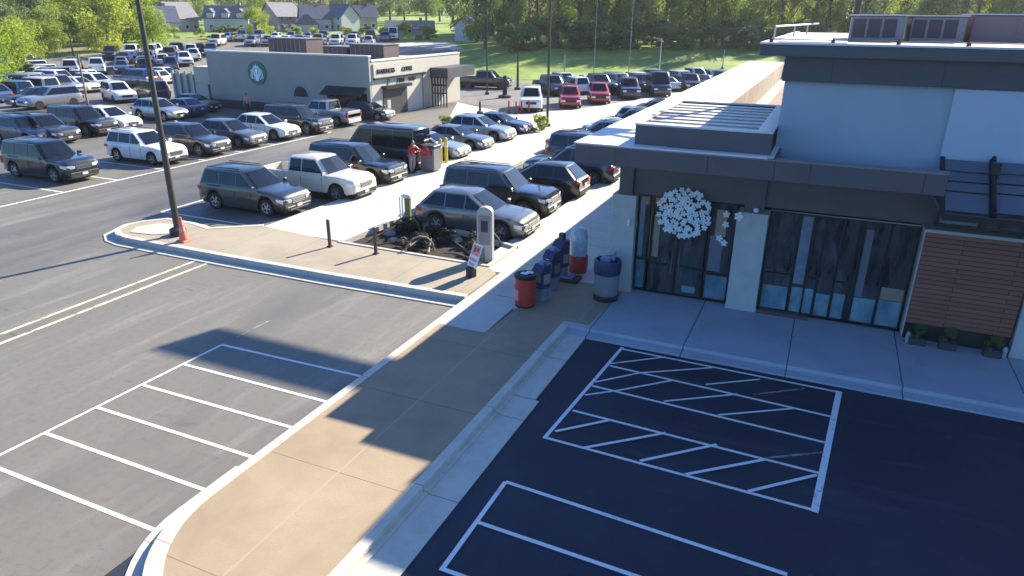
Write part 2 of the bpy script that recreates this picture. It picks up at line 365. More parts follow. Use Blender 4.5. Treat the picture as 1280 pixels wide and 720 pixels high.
# ------------------------------------------------------------------ ground
def terrain():
    mb = MB(); n = 110; m_ = 150
    vs = []
    for j in range(m_ + 1):
        D = -60 + 760 * (j / m_) ** 1.25 if j else -60
        for i in range(n + 1):
            s = -520 + 1040 * i / n
            s *= .35 + .65 * smooth(-60, 400, D)
            p = FH * D + RH * s
            vs.append((p.x, p.y, terr(p.x, p.y) - .035))
    fs = [(j * (n + 1) + i, j * (n + 1) + i + 1, (j + 1) * (n + 1) + i + 1, (j + 1) * (n + 1) + i) for j in range(m_) for i in range(n)]
    mb.add(vs, fs); o = struct('ground', mb, M['grass'])
    o.data.polygons.foreach_set('use_smooth', [True] * len(fs))
terrain()
def drape(name, pts, m, off, step=6):
    """fan sheet laid on the terrain; pts = polygon of image points with an image-space-free world outline"""
    import mathutils.geometry as g
    xs = [p[0] for p in pts]; ys = [p[1] for p in pts]
    mb = MB(); nx = max(1, int((max(xs) - min(xs)) / step)); ny = max(1, int((max(ys) - min(ys)) / step))
    idx = {}; 
    def inside(x, y):
        c = False; n = len(pts)
        for i in range(n):
            x1, y1 = pts[i][0], pts[i][1]; x2, y2 = pts[(i + 1) % n][0], pts[(i + 1) % n][1]
            if (y1 > y) != (y2 > y) and x < (x2 - x1) * (y - y1) / (y2 - y1) + x1: c = not c
        return c
    for i in range(nx):
        for j in range(ny):
            X, Y = min(xs) + i * step, min(ys) + j * step
            if inside(X + step / 2, Y + step / 2):
                q = [(X, Y), (X + step, Y), (X + step, Y + step), (X, Y + step)]
                f = []
                for a in q:
                    k = (round(a[0], 2), round(a[1], 2))
                    if k not in idx: idx[k] = len(mb.v); mb.v.append((a[0], a[1], terr(*a) + off))
                    f.append(idx[k])
                mb.f.append(tuple(f)); mb.m.append(0)
    return struct(name, mb, m)
# near lot sheets (flat)
mb = MB(); mb.prism([(-75, -40), (-9.2, -40), (-9.2, 62), (-50, 62), (-75, 45)], -.03, 0); struct('parking_lot', mb, M['asphalt_old'])
mb = MB(); mb.quad((-9.2, -40, -.004), (60, -40, -.004), (60, 17.0, -.004), (-9.2, 17.0, -.004)); struct('parking_lot', mb, M['asphalt_new'])
# far lots
def D_(p): return p[0] * FH.x + p[1] * FH.y
def band(u0, u1, d0, d1):     # world quad between bearings (image columns) and depths
    out = []
    for D, u in ((d0, u0), (d0, u1), (d1, u1), (d1, u0)):
        p = FH * D + RH * (D * (u - 640) / FPX); out.append((p.x, p.y))
    return out
def sheet(name, prof, d0, d1, m, off, nu=4, nd=34):
    """sheet laid on the terrain between two depth profiles over bearing; prof gives (bearing, row) pairs resolved on the terrain"""
    mb = MB(); us = []; u = prof[0][0]
    while u <= prof[-1][0]: us.append(u); u += nu
    for k, u in enumerate(us):
        a = d0(u); b = d1(u)
        for j in range(nd + 1):
            D = a + (b - a) * j / nd; p = FH * D + RH * (D * (u - 640) / FPX); mb.v.append((p.x, p.y, terr(p.x, p.y) + off))
    n = nd + 1
    for k in range(len(us) - 1):
        for j in range(nd): mb.f.append((k * n + j, (k + 1) * n + j, (k + 1) * n + j + 1, k * n + j + 1)); mb.m.append(0)
    o = struct(name, mb, m); o.data.polygons.foreach_set('use_smooth', [True] * len(mb.f)); return o
def dep(prof):
    pts = []
    for u, y in prof:
        q = att(u, y); pts.append((u, D_(q)))
    return lambda u: interp(pts, u)
def interp(pts, x):
    if x <= pts[0][0]: return pts[0][1]
    for (a, b), (c, d) in zip(pts, pts[1:]):
        if x <= c: return b + (d - b) * (x - a) / (c - a) if c > a else d
    return pts[-1][1]
EDGE = [(-80, 112), (0, 104), (20, 98), (44, 82), (60, 77), (110, 72), (180, 64), (240, 60), (280, 54), (292, 46), (480, 44), (496, 58), (560, 60), (584, 68), (592, 92), (640, 99), (900, 97), (1000, 84), (1100, 80)]
e1 = dep(EDGE)
sheet('parking_lot', EDGE, lambda u: 43, e1, M['asphalt_far'], -.012)
DG = [(44, 66), (120, 58), (200, 56), (290, 44)]
e2 = dep(DG)
sheet('grass_field', [(44, 0), (288, 0)], e1, lambda u: max(e2(u), e1(u) + 1), M['dry_grass'], -.008)
RD = [(496, 58), (540, 52), (580, 44), (640, 38), (700, 35)]
sheet('road', [(500, 0), (590, 0)], lambda u: e1(u) - .5, lambda u: max(dep([(500, 54), (560, 52), (590, 66)])(u), e1(u)), M['concrete'], .0)
SW = .15
# main paved walk down the middle
def rounded_end(x0, x1, y0, inset, n=14, r=2.3):
    """outline of the walk's near end, from left side round to right side"""
    pts = []
    xl, xr = x0 + inset, x1 - inset; rr = r
    for i in range(n + 1):
        a = math.pi + (math.pi / 2) * i / n
        pts.append((xl + rr + rr * math.cos(a), y0 + inset + rr + rr * math.sin(a)))
    for i in range(n + 1):
        a = 1.5 * math.pi + (math.pi / 2) * i / n
        pts.append((xr - rr * .6 + rr * .6 * math.cos(a), y0 + inset + rr * .6 + rr * .6 * math.sin(a)))
    return pts
mb = MB(); mb.prism([(-9.0, 15.4)] + rounded_end(-9.2, -5.72, 4.7, .2) + [(-5.92, 15.4)], 0.0, SW); mb.prism([(-7.6, 15.4), (-5.92, 15.4), (-5.92, 17.05), (-5.21, 17.052), (-5.0, 20.2), (-7.3, 20.2)], 0.0, SW)
struct('sidewalk', mb, M['tan_pave'])
def strip(o, i, z0, z1, name, m):
    mb = MB(); n = len(o)
    for k in range(n - 1):
        mb.prism([o[k], o[k + 1], i[k + 1], i[k]], z0, z1)
    return struct(name, mb, m)
Lo = [(-9.2, 17.3)] + [(-9.2, y) for y in (14, 11, 8)] + rounded_end(-9.2, -5.72, 4.7, 0)[:15]
Li = [(-9.0, 17.3)] + [(-9.0, y) for y in (14, 11, 8)] + rounded_end(-9.2, -5.72, 4.7, .2)[:15]
strip(Lo, Li, 0, SW + .012, 'kerb', M['kerb'])
Go = [(-9.42, 8.2)] + rounded_end(-9.42, -5.72, 4.5, 0)[:15]; Gi = [(-9.203, 8.2)] + rounded_end(-9.2, -5.72, 4.7, -.003)[:15]
strip(Go, Gi, 0, .02, 'gutter', M['kerb'])
mb = MB(); mb.box(-5.918, -5.72, 5.2, 16.837, 0, SW + .012)
struct('kerb', mb, M['kerb'])
mb = MB(); mb.box(-5.717, -5.62, 3.0, 16.497, 0, .055); mb.box(-5.617, -5.0, 3.0, 12.9, 0, .02); mb.box(-5.617, -5.1, 12.92, 16.497, 0, .035)
struct('gutter', mb, M['kerb'])
mb = MB(); mb.box(-5.2, 40, 17.05, 20.3, 0, SW - .004); struct('sidewalk', mb, M['concrete_apron'])
mb = MB(); mb.box(-5.918, 40, 16.84, 17.047, 0, SW + .01); mb.box(-5.717, 40, 16.5, 16.837, 0, .06); struct('kerb', mb, M['concrete_apron'])
mb = MB(); mb.box(-9.2, -7.603, 15.42, 17.3, 0, SW - .002); mb.prism([(-9.2, 17.3), (-7.47, 17.3), (-7.303, 20.2), (-5.4, 20.22), (-5.4, 62), (-9.2, 62)], 0, SW - .002); mb.box(-10.35, -9.203, 19.9, 62, 0, SW - .006)
struct('sidewalk', mb, M['concrete'])
# walk between the two middle rows
mb = MB(); mb.box(-19.9, -16.0, 20.45, 40, 0, SW); mb.box(-19.9, -16.0, 40.02, 50, 0, SW); struct('sidewalk', mb, M['concrete'])
mb = MB(); mb.box(-20.05, -19.905, 20.45, 50, 0, SW + .01); struct('kerb', mb, M['kerb'])
# cross walk strip with island end
ZC = .22
def P(px, py, z=0): v = at(px, py, z); return (v.x, v.y)
isl = [(-9.22, 17.55)] + [P(x, y, ZC) for x, y in ((420, 341), (300, 320), (200, 302), (163, 295), (152, 291), (150, 286), (160, 281), (180, 277), (206, 274), (240, 280), (258, 286))] + [(-20.0, 20.6), P(425, 303, ZC), P(610, 333, ZC), (-9.22, 19.6)]
mb = MB(); mb.prism(isl, 0, ZC - .012); struct('sidewalk', mb, M['tan_cross'])
def offs(poly, d):
    out = []
    for i in range(len(poly)):
        a, b, c = Vector(poly[max(i - 1, 0)]), Vector(poly[i]), Vector(poly[min(i + 1, len(poly) - 1)])
        t = (c - a).normalized(); out.append((b.x - t.y * d, b.y + t.x * d))
    return out
edge = isl[:13]
strip(edge, offs(edge, .22), 0, ZC, 'kerb', M['kerb_x'])
e2 = offs(edge, .223); strip(e2, offs(edge, .62), 0, .03, 'gutter', M['kerb_x'])
# hydrant pad and gravel bed at the island tip
ib = [P(x, y, ZC + .01) for x, y in ((163, 290), (170, 284), (200, 279), (222, 281), (225, 291), (190, 293))]
mb = MB(); mb.prism(ib, ZC - .01, ZC + .012); struct('ground', mb, M['kerb'])

pv = [P(x, y) for x, y in ((598, 168), (560, 150), (572, 128), (640, 143), (720, 137), (800, 124), (880, 110), (930, 96), (935, 110), (800, 160), (745, 176))]
mb = MB(); mb.prism(pv, -.01, .008); struct('road', mb, M['concrete'])
# planting pit
pit = [P(425, 303, .2), P(610, 333, .2), P(645, 309, .2), P(560, 284, .2), P(527, 262, .2)]
mb = MB(); mb.prism(pit, 0, .05); struct('planting_bed', mb, M['mulch'])
for k in range(len(pit)):
    a, b = Vector(pit[k]), Vector(pit[(k + 1) % len(pit)])
    d = (b - a).normalized(); n_ = Vector((-d.y, d.x)) * .07
    mb = MB(); mb.prism([a - n_ - d * .06, b - n_ + d * .06 - d * .13, b + n_ - d * .07, a + n_ - d * .06], 0, ZC + .02 + .003 * k)
    struct('kerb', mb, M['kerb_x'])

# painted markings: image endpoints projected to the ground as real strips
def line(mb, p, q, w, z=.004, w2=None):
    a, b = at(*p, z), at(*q, z); d = (b - a).normalized(); n_ = Vector((-d.y, d.x, 0)) * w / 2; n2 = Vector((-d.y, d.x, 0)) * (w2 or w) / 2
    mb.quad(a - n_, b - n2, b + n2, a + n_)
def marks(name, segs, m, z=.004):
    mb = MB()
    for i, s in enumerate(segs): line(mb, s[0], s[1], s[2], z + .0006 * i)
    return struct(name, mb, m)
marks('parking_line', [((-20, 578.5), (278, 430.5), .075), ((-60, 562), (207, 668), .085), ((56, 541), (272, 618), .085), ((121, 509), (327, 575), .085), ((178, 481), (378, 538), .085), ((229, 455), (419, 505), .085), ((278, 431), (463, 473), .085)], M['paint_white'])
marks('parking_line', [((278, 430.5), (338, 400), .07)], M['paint_faded'], .009)
marks('parking_line', [((-40, 433), (244, 326), .13), ((-40, 445), (262, 328), .13)], M['paint_yellow'])
marks('parking_line', [((777, 436), (1048, 490), .075), ((762, 457), (1040, 521), .075), ((740, 482), (1031, 553), .075), ((716, 513), (1023, 591), .075), ((682, 547), (1019, 638), .075), ((680, 548), (778, 434), .085), ((1018, 640), (1049, 489), .13),
  ((632, 602), (984, 718), .085), ((597, 652.5), (830, 732), .085), ((632, 602), (552, 712), .085), ((550, 710), (600, 728), .085)], M['paint_white'])
marks('parking_line', [((762.5, 454.5), (832.5, 446), .06), ((743.7, 477.5), (800, 466), .06), ((800, 466), (890, 459.5), .06), ((731, 493.7), (775, 487.5), .06), ((775, 487.5), (842, 475), .06), ((830, 501.5), (922, 492.5), .06), ((882, 480.5), (950, 474), .06), ((897.5, 518.7), (991, 510.5), .06),
  ((800, 576), (896, 555.5), .075), ((856, 593), (957, 574), .075), ((935, 614), (1021, 593.5), .075), ((694, 539), (762, 525), .075), ((727.5, 560), (832, 541), .075)], M['paint_white'], .012)
marks('parking_line', [((942, 493), (1006, 485.5), .05), ((957.5, 572.5), (1029, 565), .06)], M['paint_faded'], .012)
mb = MB()
for i in range(8):
    y = 20.9 + i * 2.95
    mb.quad((-26, y, .004), (-20.3, y, .004), (-20.3, y + .1, .004), (-26, y + .1, .004))
for i in range(9):
    y = 23.6 + i * 2.95
    mb.quad((-15.8, y, .005), (-9.8, y, .005), (-9.8, y + .1, .005), (-15.8, y + .1, .005))
for i in range(10):
    y = 15.5 + i * 2.95
    mb.quad((-39.5, y, .004), (-33.2, y, .004), (-33.2, y + .1, .004), (-39.5, y + .1, .004))
mb.quad((-26.1, 20.9, .006), (-25.98, 20.9, .006), (-25.98, 40, .006), (-26.1, 40, .006))
mb.quad((-33.2, 15.5, .006), (-33.05, 15.5, .006), (-33.05, 42, .006), (-33.2, 42, .006))
struct('parking_line', mb, M['paint_white'])

# ------------------------------------------------------------------ restaurant building on the right
bld = thing('restaurant_building', 'restaurant with dark flat canopy, pale upper wall and glass front beside the hatched bay', 'building', (0, 20.2, 0))
def bp(name, mb, m, parent=None, ang=None):
    """build in world coordinates, then hang under the building"""
    o = mb.build(name, m, None, ang); p = parent or bld
    o.parent = p
    b = bld.location
    if p is bld: o.location = (-b.x, -b.y, -b.z)
    return o
mb = MB()
mb.box(-1.16, 22, 19.8, 20.1, 4.6, 6.66)          # upper front wall
mb.box(-1.16, -.86, 20.103, 33, 4.6, 6.66)
bp('upper_wall', mb, M['stucco_blue'])
mb = MB(); mb.box(2.62, 22, 19.68, 19.797, 4.6, 6.64); bp('wall_panel', mb, M['stucco_light'])
mb = MB()
mb.box(-1.22, 22, 19.62, 20.1, 6.663, 7.27); mb.box(-1.22, -.8, 20.103, 33, 6.663, 7.27)
bp('dark_band', mb, M['dark_band'])
mb = MB(); mb.bbox(-1.82, 22, 19.35, 34, 7.274, 7.54, .015); bp('upper_roof', mb, M['dark_fascia'])
mb = MB(); mb.box(-1.84, 22, 19.33, 19.48, 7.543, 7.59); mb.box(-1.84, -1.68, 19.483, 34, 7.543, 7.59); bp('roof_coping', mb, M['coping'])
mb = MB(); mb.box(-1.67, 22, 19.49, 34, 7.543, 7.555); bp('roof_membrane', mb, M['roof_tan'])
mb = MB(); mb.box(-1.5, .15, 20.4, 30, 7.558, 7.59); bp('roof_walkway', mb, M['roof_white'])
mb = MB()
for i in range(11):
    x = -1.6 + i * 1.42
    mb.tube((x, 19.56, 7.556), (x, 19.56, 7.72), .018)
    mb.bbox(x - .045, x + .045, 19.52, 19.6, 7.556, 7.65, .01)
mb.tube((-1.7, 19.56, 7.66), (18, 19.56, 7.66), .012)
bp('roof_rail', mb, M['pole'])
mb = MB()
for a, b in (((-1.7, 21.5, 7.93), (-.9, 31, 7.93)), ((-1.7, 21.5, 7.55), (-1.7, 21.5, 7.93)), ((-1.4, 25, 7.55), (-1.4, 25, 7.93)), ((-1.15, 28, 7.55), (-1.15, 28, 7.93))): mb.tube(a, b, .025)
bp('guard_rail', mb, M['pole_grey'])
# canopy
mb = MB(); mb.bbox(-6.12, -1.0, 18.0, 20.6, 4.45, 4.96, .015); mb.bbox(-.997, 2.66, 18.0, 18.25, 4.45, 4.96, .015); mb.box(-.997, 2.66, 18.253, 20.6, 4.45, 4.6); mb.box(-6.12, -3.75, 20.6, 58, 4.45, 4.96); bp('canopy', mb, M['dark_fascia'])
mb = MB(); mb.box(-6.15, -1.2, 17.985, 18.1, 4.963, 5.0); mb.box(-6.15, -3.72, 18.103, 58, 4.963, 5.0); mb.box(-3.717, -1.06, 18.103, 24.6, 4.963, 4.985)
bp('white_roof', mb, M['roof_white'])
mb = MB(); mb.box(-3.747, -3.6, 24.7, 57.9, 3.9, 4.96); mb.box(-3.597, 10, 57.6, 57.9, 3.9, 4.9); bp('parapet', mb, M['tan_wall'])
mb = MB(); mb.box(-3.595, 14, 24.9, 57.6, 3.88, 3.9); bp('low_roof', mb, M['roof_tan'])
mb = MB(); mb.box(-2.4, -1.3, 31, 44, 3.91, 4.75); bp('roof_wall', mb, M['rust_wall'])
# louvred screen on the canopy roof
b0, b1 = at(835, 128, 5.54), at(972, 133, 5.54)
yb = 24.4
mb = MB(); mb.box(-4.6, -1.17, 18.4, 18.5, 4.988, 5.5); mb.box(-4.6, -4.5, 18.503, yb, 4.988, 5.5); mb.box(-4.497, -1.17, yb - .1, yb, 4.988, 5.5); bp('roof_screen', mb, M['dark_fascia'])
mb = MB(); mb.box(-4.62, -1.17, 18.38, 18.5, 5.503, 5.55); mb.box(-4.62, -4.5, 18.503, yb, 5.503, 5.55); mb.box(-1.55, -1.17, 18.503, yb, 5.503, 5.55); mb.box(-4.497, -1.553, yb - .2, yb, 5.503, 5.55); bp('screen_rim', mb, M['coping'])
mb = MB(); mb.box(-4.49, -1.18, 18.51, yb - .11, 4.99, 5.0); bp('screen_floor', mb, M['brown_roofbox'])  # dark colour puts the shadow between the slats into the floor
for k in range(8):
    y = 18.75 + k * .68
    mb = MB(); mb.box(-4.48, -1.56, y, y + .36, 5.46, 5.50); bp('louvre', mb, M['louvre'])
for x in (-3.5, -2.5):
    mb = MB(); mb.box(x, x + .06, 18.52, yb - .22, 5.40, 5.455); bp('louvre_bearer', mb, M['metal_unit'])
# roof machines
for (pa, pb, yy, ht, mm, nm) in (((1062, 40), (1134, 20), 23.0, 2.4, 'metal_unit', 'roof_unit'), ((1137, 40), (1211, 21), 23.4, 2.4, 'metal_unit', 'roof_unit'), ((1213, 40), (1400, 20), 24.0, 2.2, 'unit_red', 'roof_unit')):
    q0, q1 = onY(*pa, yy), onY(*pb, yy); z1 = q1.z; x0, x1 = q0.x, q1.x
    mb = MB(); mb.bbox(x0, x1, yy, yy + ht, 7.556, z1, .03); mb.box(x0 - .04, x1 + .04, yy - .04, yy + ht + .04, z1 + .003, z1 + .035, 1)
    for q in range(3): mb.box(x0 + .06 + q * (x1 - x0 - .2) / 3, x0 + (q + 1) * (x1 - x0 - .2) / 3, yy - .012, yy - .002, 7.66, z1 - .08, 2)
    bp(nm, mb, [M[mm], M['coping'], M['unit_red'] if mm == 'unit_red' else M['brown_roofbox']])
# wall behind the glass front + side wall
mb = MB(); mb.box(-5.4, -5.2, 20.4, 57.6, 0, 4.447); bp('side_wall', mb, M['pillar_stone'])
mb = MB(); mb.box(-5.36, 14, 20.25, 20.55, 3.22, 4.447); bp('transom', mb, M['dark_fascia'])
mb = MB(); mb.box(-5.0, 14, 23.8, 24, .15, 3.2); mb.box(-5.0, 14, 20.6, 23.8, .15, .16); bp('interior_wall', mb, M['soffit'])
for (x0, x1, y0, y1, z1) in ((-5.55, -4.82, 20.0, 20.7, 3.2), (-1.92, -1.08, 20.0, 20.6, 3.07), (5.15, 6.6, 19.75, 20.6, 3.25)):
    mb = MB(); mb.bbox(x0, x1, y0, y1, .14, z1, .012); mb.box(x0 - .012, x1 + .012, y0 - .012, y1, .145, .3)
    pl = bp('pillar', mb, M['pillar_stone'])
    mb = MB(); mb.box(x0 + .16, x1 - .16, y0 + .1, y1 - .1, z1 + .003, 4.447); bp('pillar_head', mb, M['dark_fascia'])
def glazing(x0, x1, z0, z1, Y, mull, trans, name='window', glass='glass_store', overlays=()):
    fr = MB(); t = .05
    fr.box(x0, x1, Y - .06, Y + .04, z0, z0 + t); fr.box(x0, x1, Y - .06, Y + .04, z1 - t, z1)
    xs = [x0] + list(mull) + [x1]
    for x in xs: fr.box(x - t / 2 if x not in (x0, x1) else (x if x == x0 else x - t), x + t / 2 if x not in (x0, x1) else (x + t if x == x0 else x), Y - .063, Y + .043, z0 + .003, z1 - .003)
    for i in range(len(xs) - 1):
        tr = trans if not callable(trans) else trans(i)
        for z in tr: fr.box(xs[i] + t, xs[i + 1] - t, Y - .058, Y + .038, z - .03, z + .03)
    o = bp(name, fr, M['frame'])
    g = MB(); g.box(x0 + .01, x1 - .01, Y - .008, Y + .008, z0 + .01, z1 - .01); pn = g.build('pane', M[glass]); pn.parent = o
    for (fx0, fx1, fz0, fz1, mm) in overlays:
        f = MB(); f.box(fx0, fx1, Y - .016, Y - .0095, fz0, fz1); q = f.build('window_film', M[mm]); q.parent = o  # coloured overlays on the pane stand in for reflections and interior
    return o
Yw = 20.3
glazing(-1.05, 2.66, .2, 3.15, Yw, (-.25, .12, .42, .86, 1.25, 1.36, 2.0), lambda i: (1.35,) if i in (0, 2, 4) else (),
        overlays=((-.98, -.3, .24, .95, 'film'), (-.2, .38, .24, 1.0, 'film'), (.46, .82, .24, .9, 'film'), (.9, 1.2, .24, .98, 'film'), (1.42, 1.96, .24, .95, 'film'), (2.04, 2.6, .24, .98, 'film'), (-.2, .08, 1.1, 3.08, 'film_pale'), (1.42, 1.6, .98, 2.9, 'awning'), (2.05, 2.6, 1.0, 1.35, 'tan_wall')))
glazing(-4.8, -4.42, .2, 3.2, Yw, (), (1.2,), overlays=((-4.74, -4.48, .26, 1.15, 'film'), (-4.74, -4.6, 1.28, 3.1, 'film_pale')))
dr = glazing(-4.38, -2.72, .16, 3.2, Yw + .05, (-3.55,), (1.1,), 'entrance_door', overlays=((-4.3, -4.12, 1.3, 2.6, 'tan_wall'), (-3.3, -2.9, .3, .5, 'film')))
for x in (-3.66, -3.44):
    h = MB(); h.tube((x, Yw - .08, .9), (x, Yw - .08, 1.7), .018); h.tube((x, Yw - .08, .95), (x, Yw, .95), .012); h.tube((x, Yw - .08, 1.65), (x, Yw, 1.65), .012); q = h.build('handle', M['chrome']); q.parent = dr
glazing(-2.68, -1.95, .2, 3.2, Yw, (), (1.05,), overlays=((-2.62, -2.0, .26, .98, 'film'), (-2.62, -2.25, 1.12, 2.2, 'awning'), (-2.5, -2.2, 2.2, 3.0, 'tan_wall')))
mb = MB(); mb.box(2.72, 5.1, 19.85, 20.5, .62, 3.12); bp('brown_panel', mb, M['cladding'])
mb = MB(); mb.box(2.68, 5.13, 19.83, 20.5, 3.123, 3.2); mb.box(2.69, 2.717, 19.84, 20.5, .2, 3.12); bp('panel_trim', mb, M['pillar_stone'])
mb = MB(); mb.box(2.74, 5.1, 19.95, 20.5, .14, .617); bp('panel_plinth', mb, M['black'])
glazing(2.9, 5.1, 3.26, 3.95, 20.1, (3.9,), (), overlays=((2.98, 3.82, 3.34, 3.85, 'film_pale'),))
mb = MB(); mb.box(-1.0, .35, 19.98, 20.2, .15, .25); bp('door_mat_step', mb, M['brown_roofbox'])
# slatted awning: pale blue-grey boards on a dark raking frame, fixed to the upper wall
def awp(px, t):      # t 0 top at the wall .. 1 lower edge
    a = onY(px, 198 + (px - 1178) * .06, 19.6); b = onY(px, 268 + (px - 1178) * .06, 18.0)
    return a.lerp(b, t)
aw = MB(); cols = ((1180, 1236), (1246, 1330), (1336, 1420))
rows = ((0.02, .22), (.25, .40), (.43, .58), (.61, .93))
nv = Vector((0, -.55, .5))
for u0, u1 in cols:
    for t0, t1 in rows:
        a0, a1, b1, b0 = awp(u0, t0), awp(u1, t0), awp(u1, t1), awp(u0, t1)
        a1.z = a0.z; b1.z = b0.z
        aw.slab([a0, a1, b1, b0], nv, .03)
awn = bp('awning', aw, M['awning'])
fr = MB()
for u in (1178, 1241, 1333):
    a, b = awp(u, -.02), awp(u, 1.0); w = .10 if u != 1241 else .14
    fr.slab([a + Vector((-w / 2, .03, -.03)), a + Vector((w / 2, .03, -.03)), b + Vector((w / 2, .03, -.03)), b + Vector((-w / 2, .03, -.03))], nv, .12)
a, b = awp(1178, 1.0), awp(1420, 1.0)
fr.box(a.x, b.x, a.y - .03, a.y + .05, a.z - .12, a.z + .03)
a, b = awp(1178, .235), awp(1420, .235); fr.box(a.x, b.x, a.y - .02, a.y + .02, a.z - .05, a.z)
a, b = awp(1241, .0), awp(1241, .95); fr.tube(a + Vector((0, -.05, .1)), b + Vector((0, -.05, .1)), .05); c = awp(1241, .3); fr.bbox(c.x - .09, c.x + .09, c.y - .16, c.y, c.z, c.z + .35, .02)
q = fr.build('awning_frame', M['frame']); q.parent = awn
a = awp(1178, 1.0); mb = MB(); mb.box(a.x + .03, 7.4, a.y + .06, 20.0, a.z - .10, a.z - .02); q = mb.build('awning_soffit', M['blue_grey']); q.parent = awn
# joints and flashings that break up the plain bands
mb = MB()
for k in range(12):
    x = -5.0 + k * 2.4
    if x < 2.6: mb.box(x, x + .012, 17.992, 17.999, 4.46, 4.95)
for k in range(10): mb.box(-.1 + k * 2.4, -.088 + k * 2.4, 19.612, 19.618, 6.68, 7.26)
bp('fascia_joint', mb, M['frame'])
mb = MB(); mb.box(-1.0, 2.66, 18.02, 18.24, 4.963, 4.975); mb.box(-6.13, 2.67, 17.975, 17.998, 4.93, 4.962); bp('flashing', mb, M['metal_unit'])
mb = MB(); mb.bbox(-5.02, -4.95, 19.9, 19.99, 2.3, 2.5, .01); bp('wall_lamp', mb, M['white'])
# camera unit on the pillar
mb = MB(); c = onY(945, 263, 19.9); mb.lathe([(0, -.07), (.06, -.05), (.075, 0), (.06, .05), (0, .06)], (c.x, 19.93, c.z), 12); bp('security_camera', mb, M['white'])
mb = MB(); mb.lathe([(0, -.05), (.1, -.05), (.1, .05), (0, .06)], (2.6, 19.0, 4.4), 12); bp('soffit_lamp', mb, M['pole_grey'])

# ------------------------------------------------------------------ vehicles
def interp(pts, x):
    if x <= pts[0][0]: return pts[0][1]
    for (a, b), (c, d) in zip(pts, pts[1:]):
        if x <= c: return b + (d - b) * (x - a) / (c - a) if c > a else d
    return pts[-1][1]
SPEC = {
 'suv': dict(L=4.75, W=1.92, wb=2.82, wr=.37, sill=.27, top=[(-2.37, .80), (-2.33, 1.0), (-2.2, 1.08), (.8, 1.09), (1.1, 1.06), (1.9, .99), (2.2, .91), (2.33, .78), (2.37, .66)],
             cab=(-2.28, -2.02, .12, .98), zb=1.05, zr=1.74, rw=.70, pill=(-1.15, -.2), rack=1),
 'bigsuv': dict(L=5.15, W=2.0, wb=3.05, wr=.40, sill=.30, top=[(-2.57, .85), (-2.53, 1.08), (-2.4, 1.16), (.9, 1.17), (1.2, 1.14), (2.15, 1.10), (2.45, 1.02), (2.53, .86), (2.57, .68)],
             cab=(-2.5, -2.36, .35, 1.08), zb=1.13, zr=1.88, rw=.76, pill=(-1.25, -.2), rack=1),
 'crossover': dict(L=4.65, W=1.88, wb=2.74, wr=.37, sill=.27, top=[(-2.32, .78), (-2.28, .98), (-2.15, 1.04), (.8, 1.02), (1.1, .99), (1.85, .91), (2.15, .82), (2.28, .70), (2.32, .60)],
             cab=(-2.2, -1.55, .0, 1.0), zb=1.0, zr=1.62, rw=.64, pill=(-1.0, -.15), rack=0),
 'sedan': dict(L=4.75, W=1.85, wb=2.76, wr=.34, sill=.22, top=[(-2.37, .70), (-2.34, .90), (-2.2, .97), (-1.6, .99), (.9, .95), (1.1, .92), (1.9, .82), (2.2, .73), (2.33, .62), (2.37, .52)],
             cab=(-1.85, -1.05, .05, 1.05), zb=.92, zr=1.44, rw=.60, pill=(-.35,), rack=0),
 'hatch': dict(L=4.25, W=1.8, wb=2.6, wr=.34, sill=.24, top=[(-2.12, .74), (-2.09, .92), (-2.0, .98), (.7, .98), (1.0, .95), (1.7, .87), (1.98, .77), (2.09, .65), (2.12, .55)],
             cab=(-2.05, -1.65, .05, .98), zb=.95, zr=1.5, rw=.62, pill=(-.9, -.1), rack=0),
 'van': dict(L=5.6, W=2.05, wb=3.4, wr=.39, sill=.30, top=[(-2.8, .85), (-2.77, 1.2), (-2.7, 1.26), (1.7, 1.27), (1.9, 1.22), (2.45, 1.10), (2.68, 1.0), (2.77, .84), (2.8, .68)],
             cab=(-2.76, -2.66, 1.0, 1.85), zb=1.22, zr=2.35, rw=.84, pill=(-1.3, .1), rack=0),
 'pickup': dict(L=5.7, W=2.0, wb=3.65, wr=.41, sill=.36, top=[(-2.85, .95), (-2.82, 1.14), (-2.7, 1.18), (1.2, 1.2), (1.5, 1.18), (2.4, 1.13), (2.7, 1.04), (2.81, .88), (2.85, .70)],
             cab=(-1.0, -.92, .75, 1.38), zb=1.17, zr=1.90, rw=.74, pill=(-.12,), rack=0, bed=(-2.76, -1.08)),
}
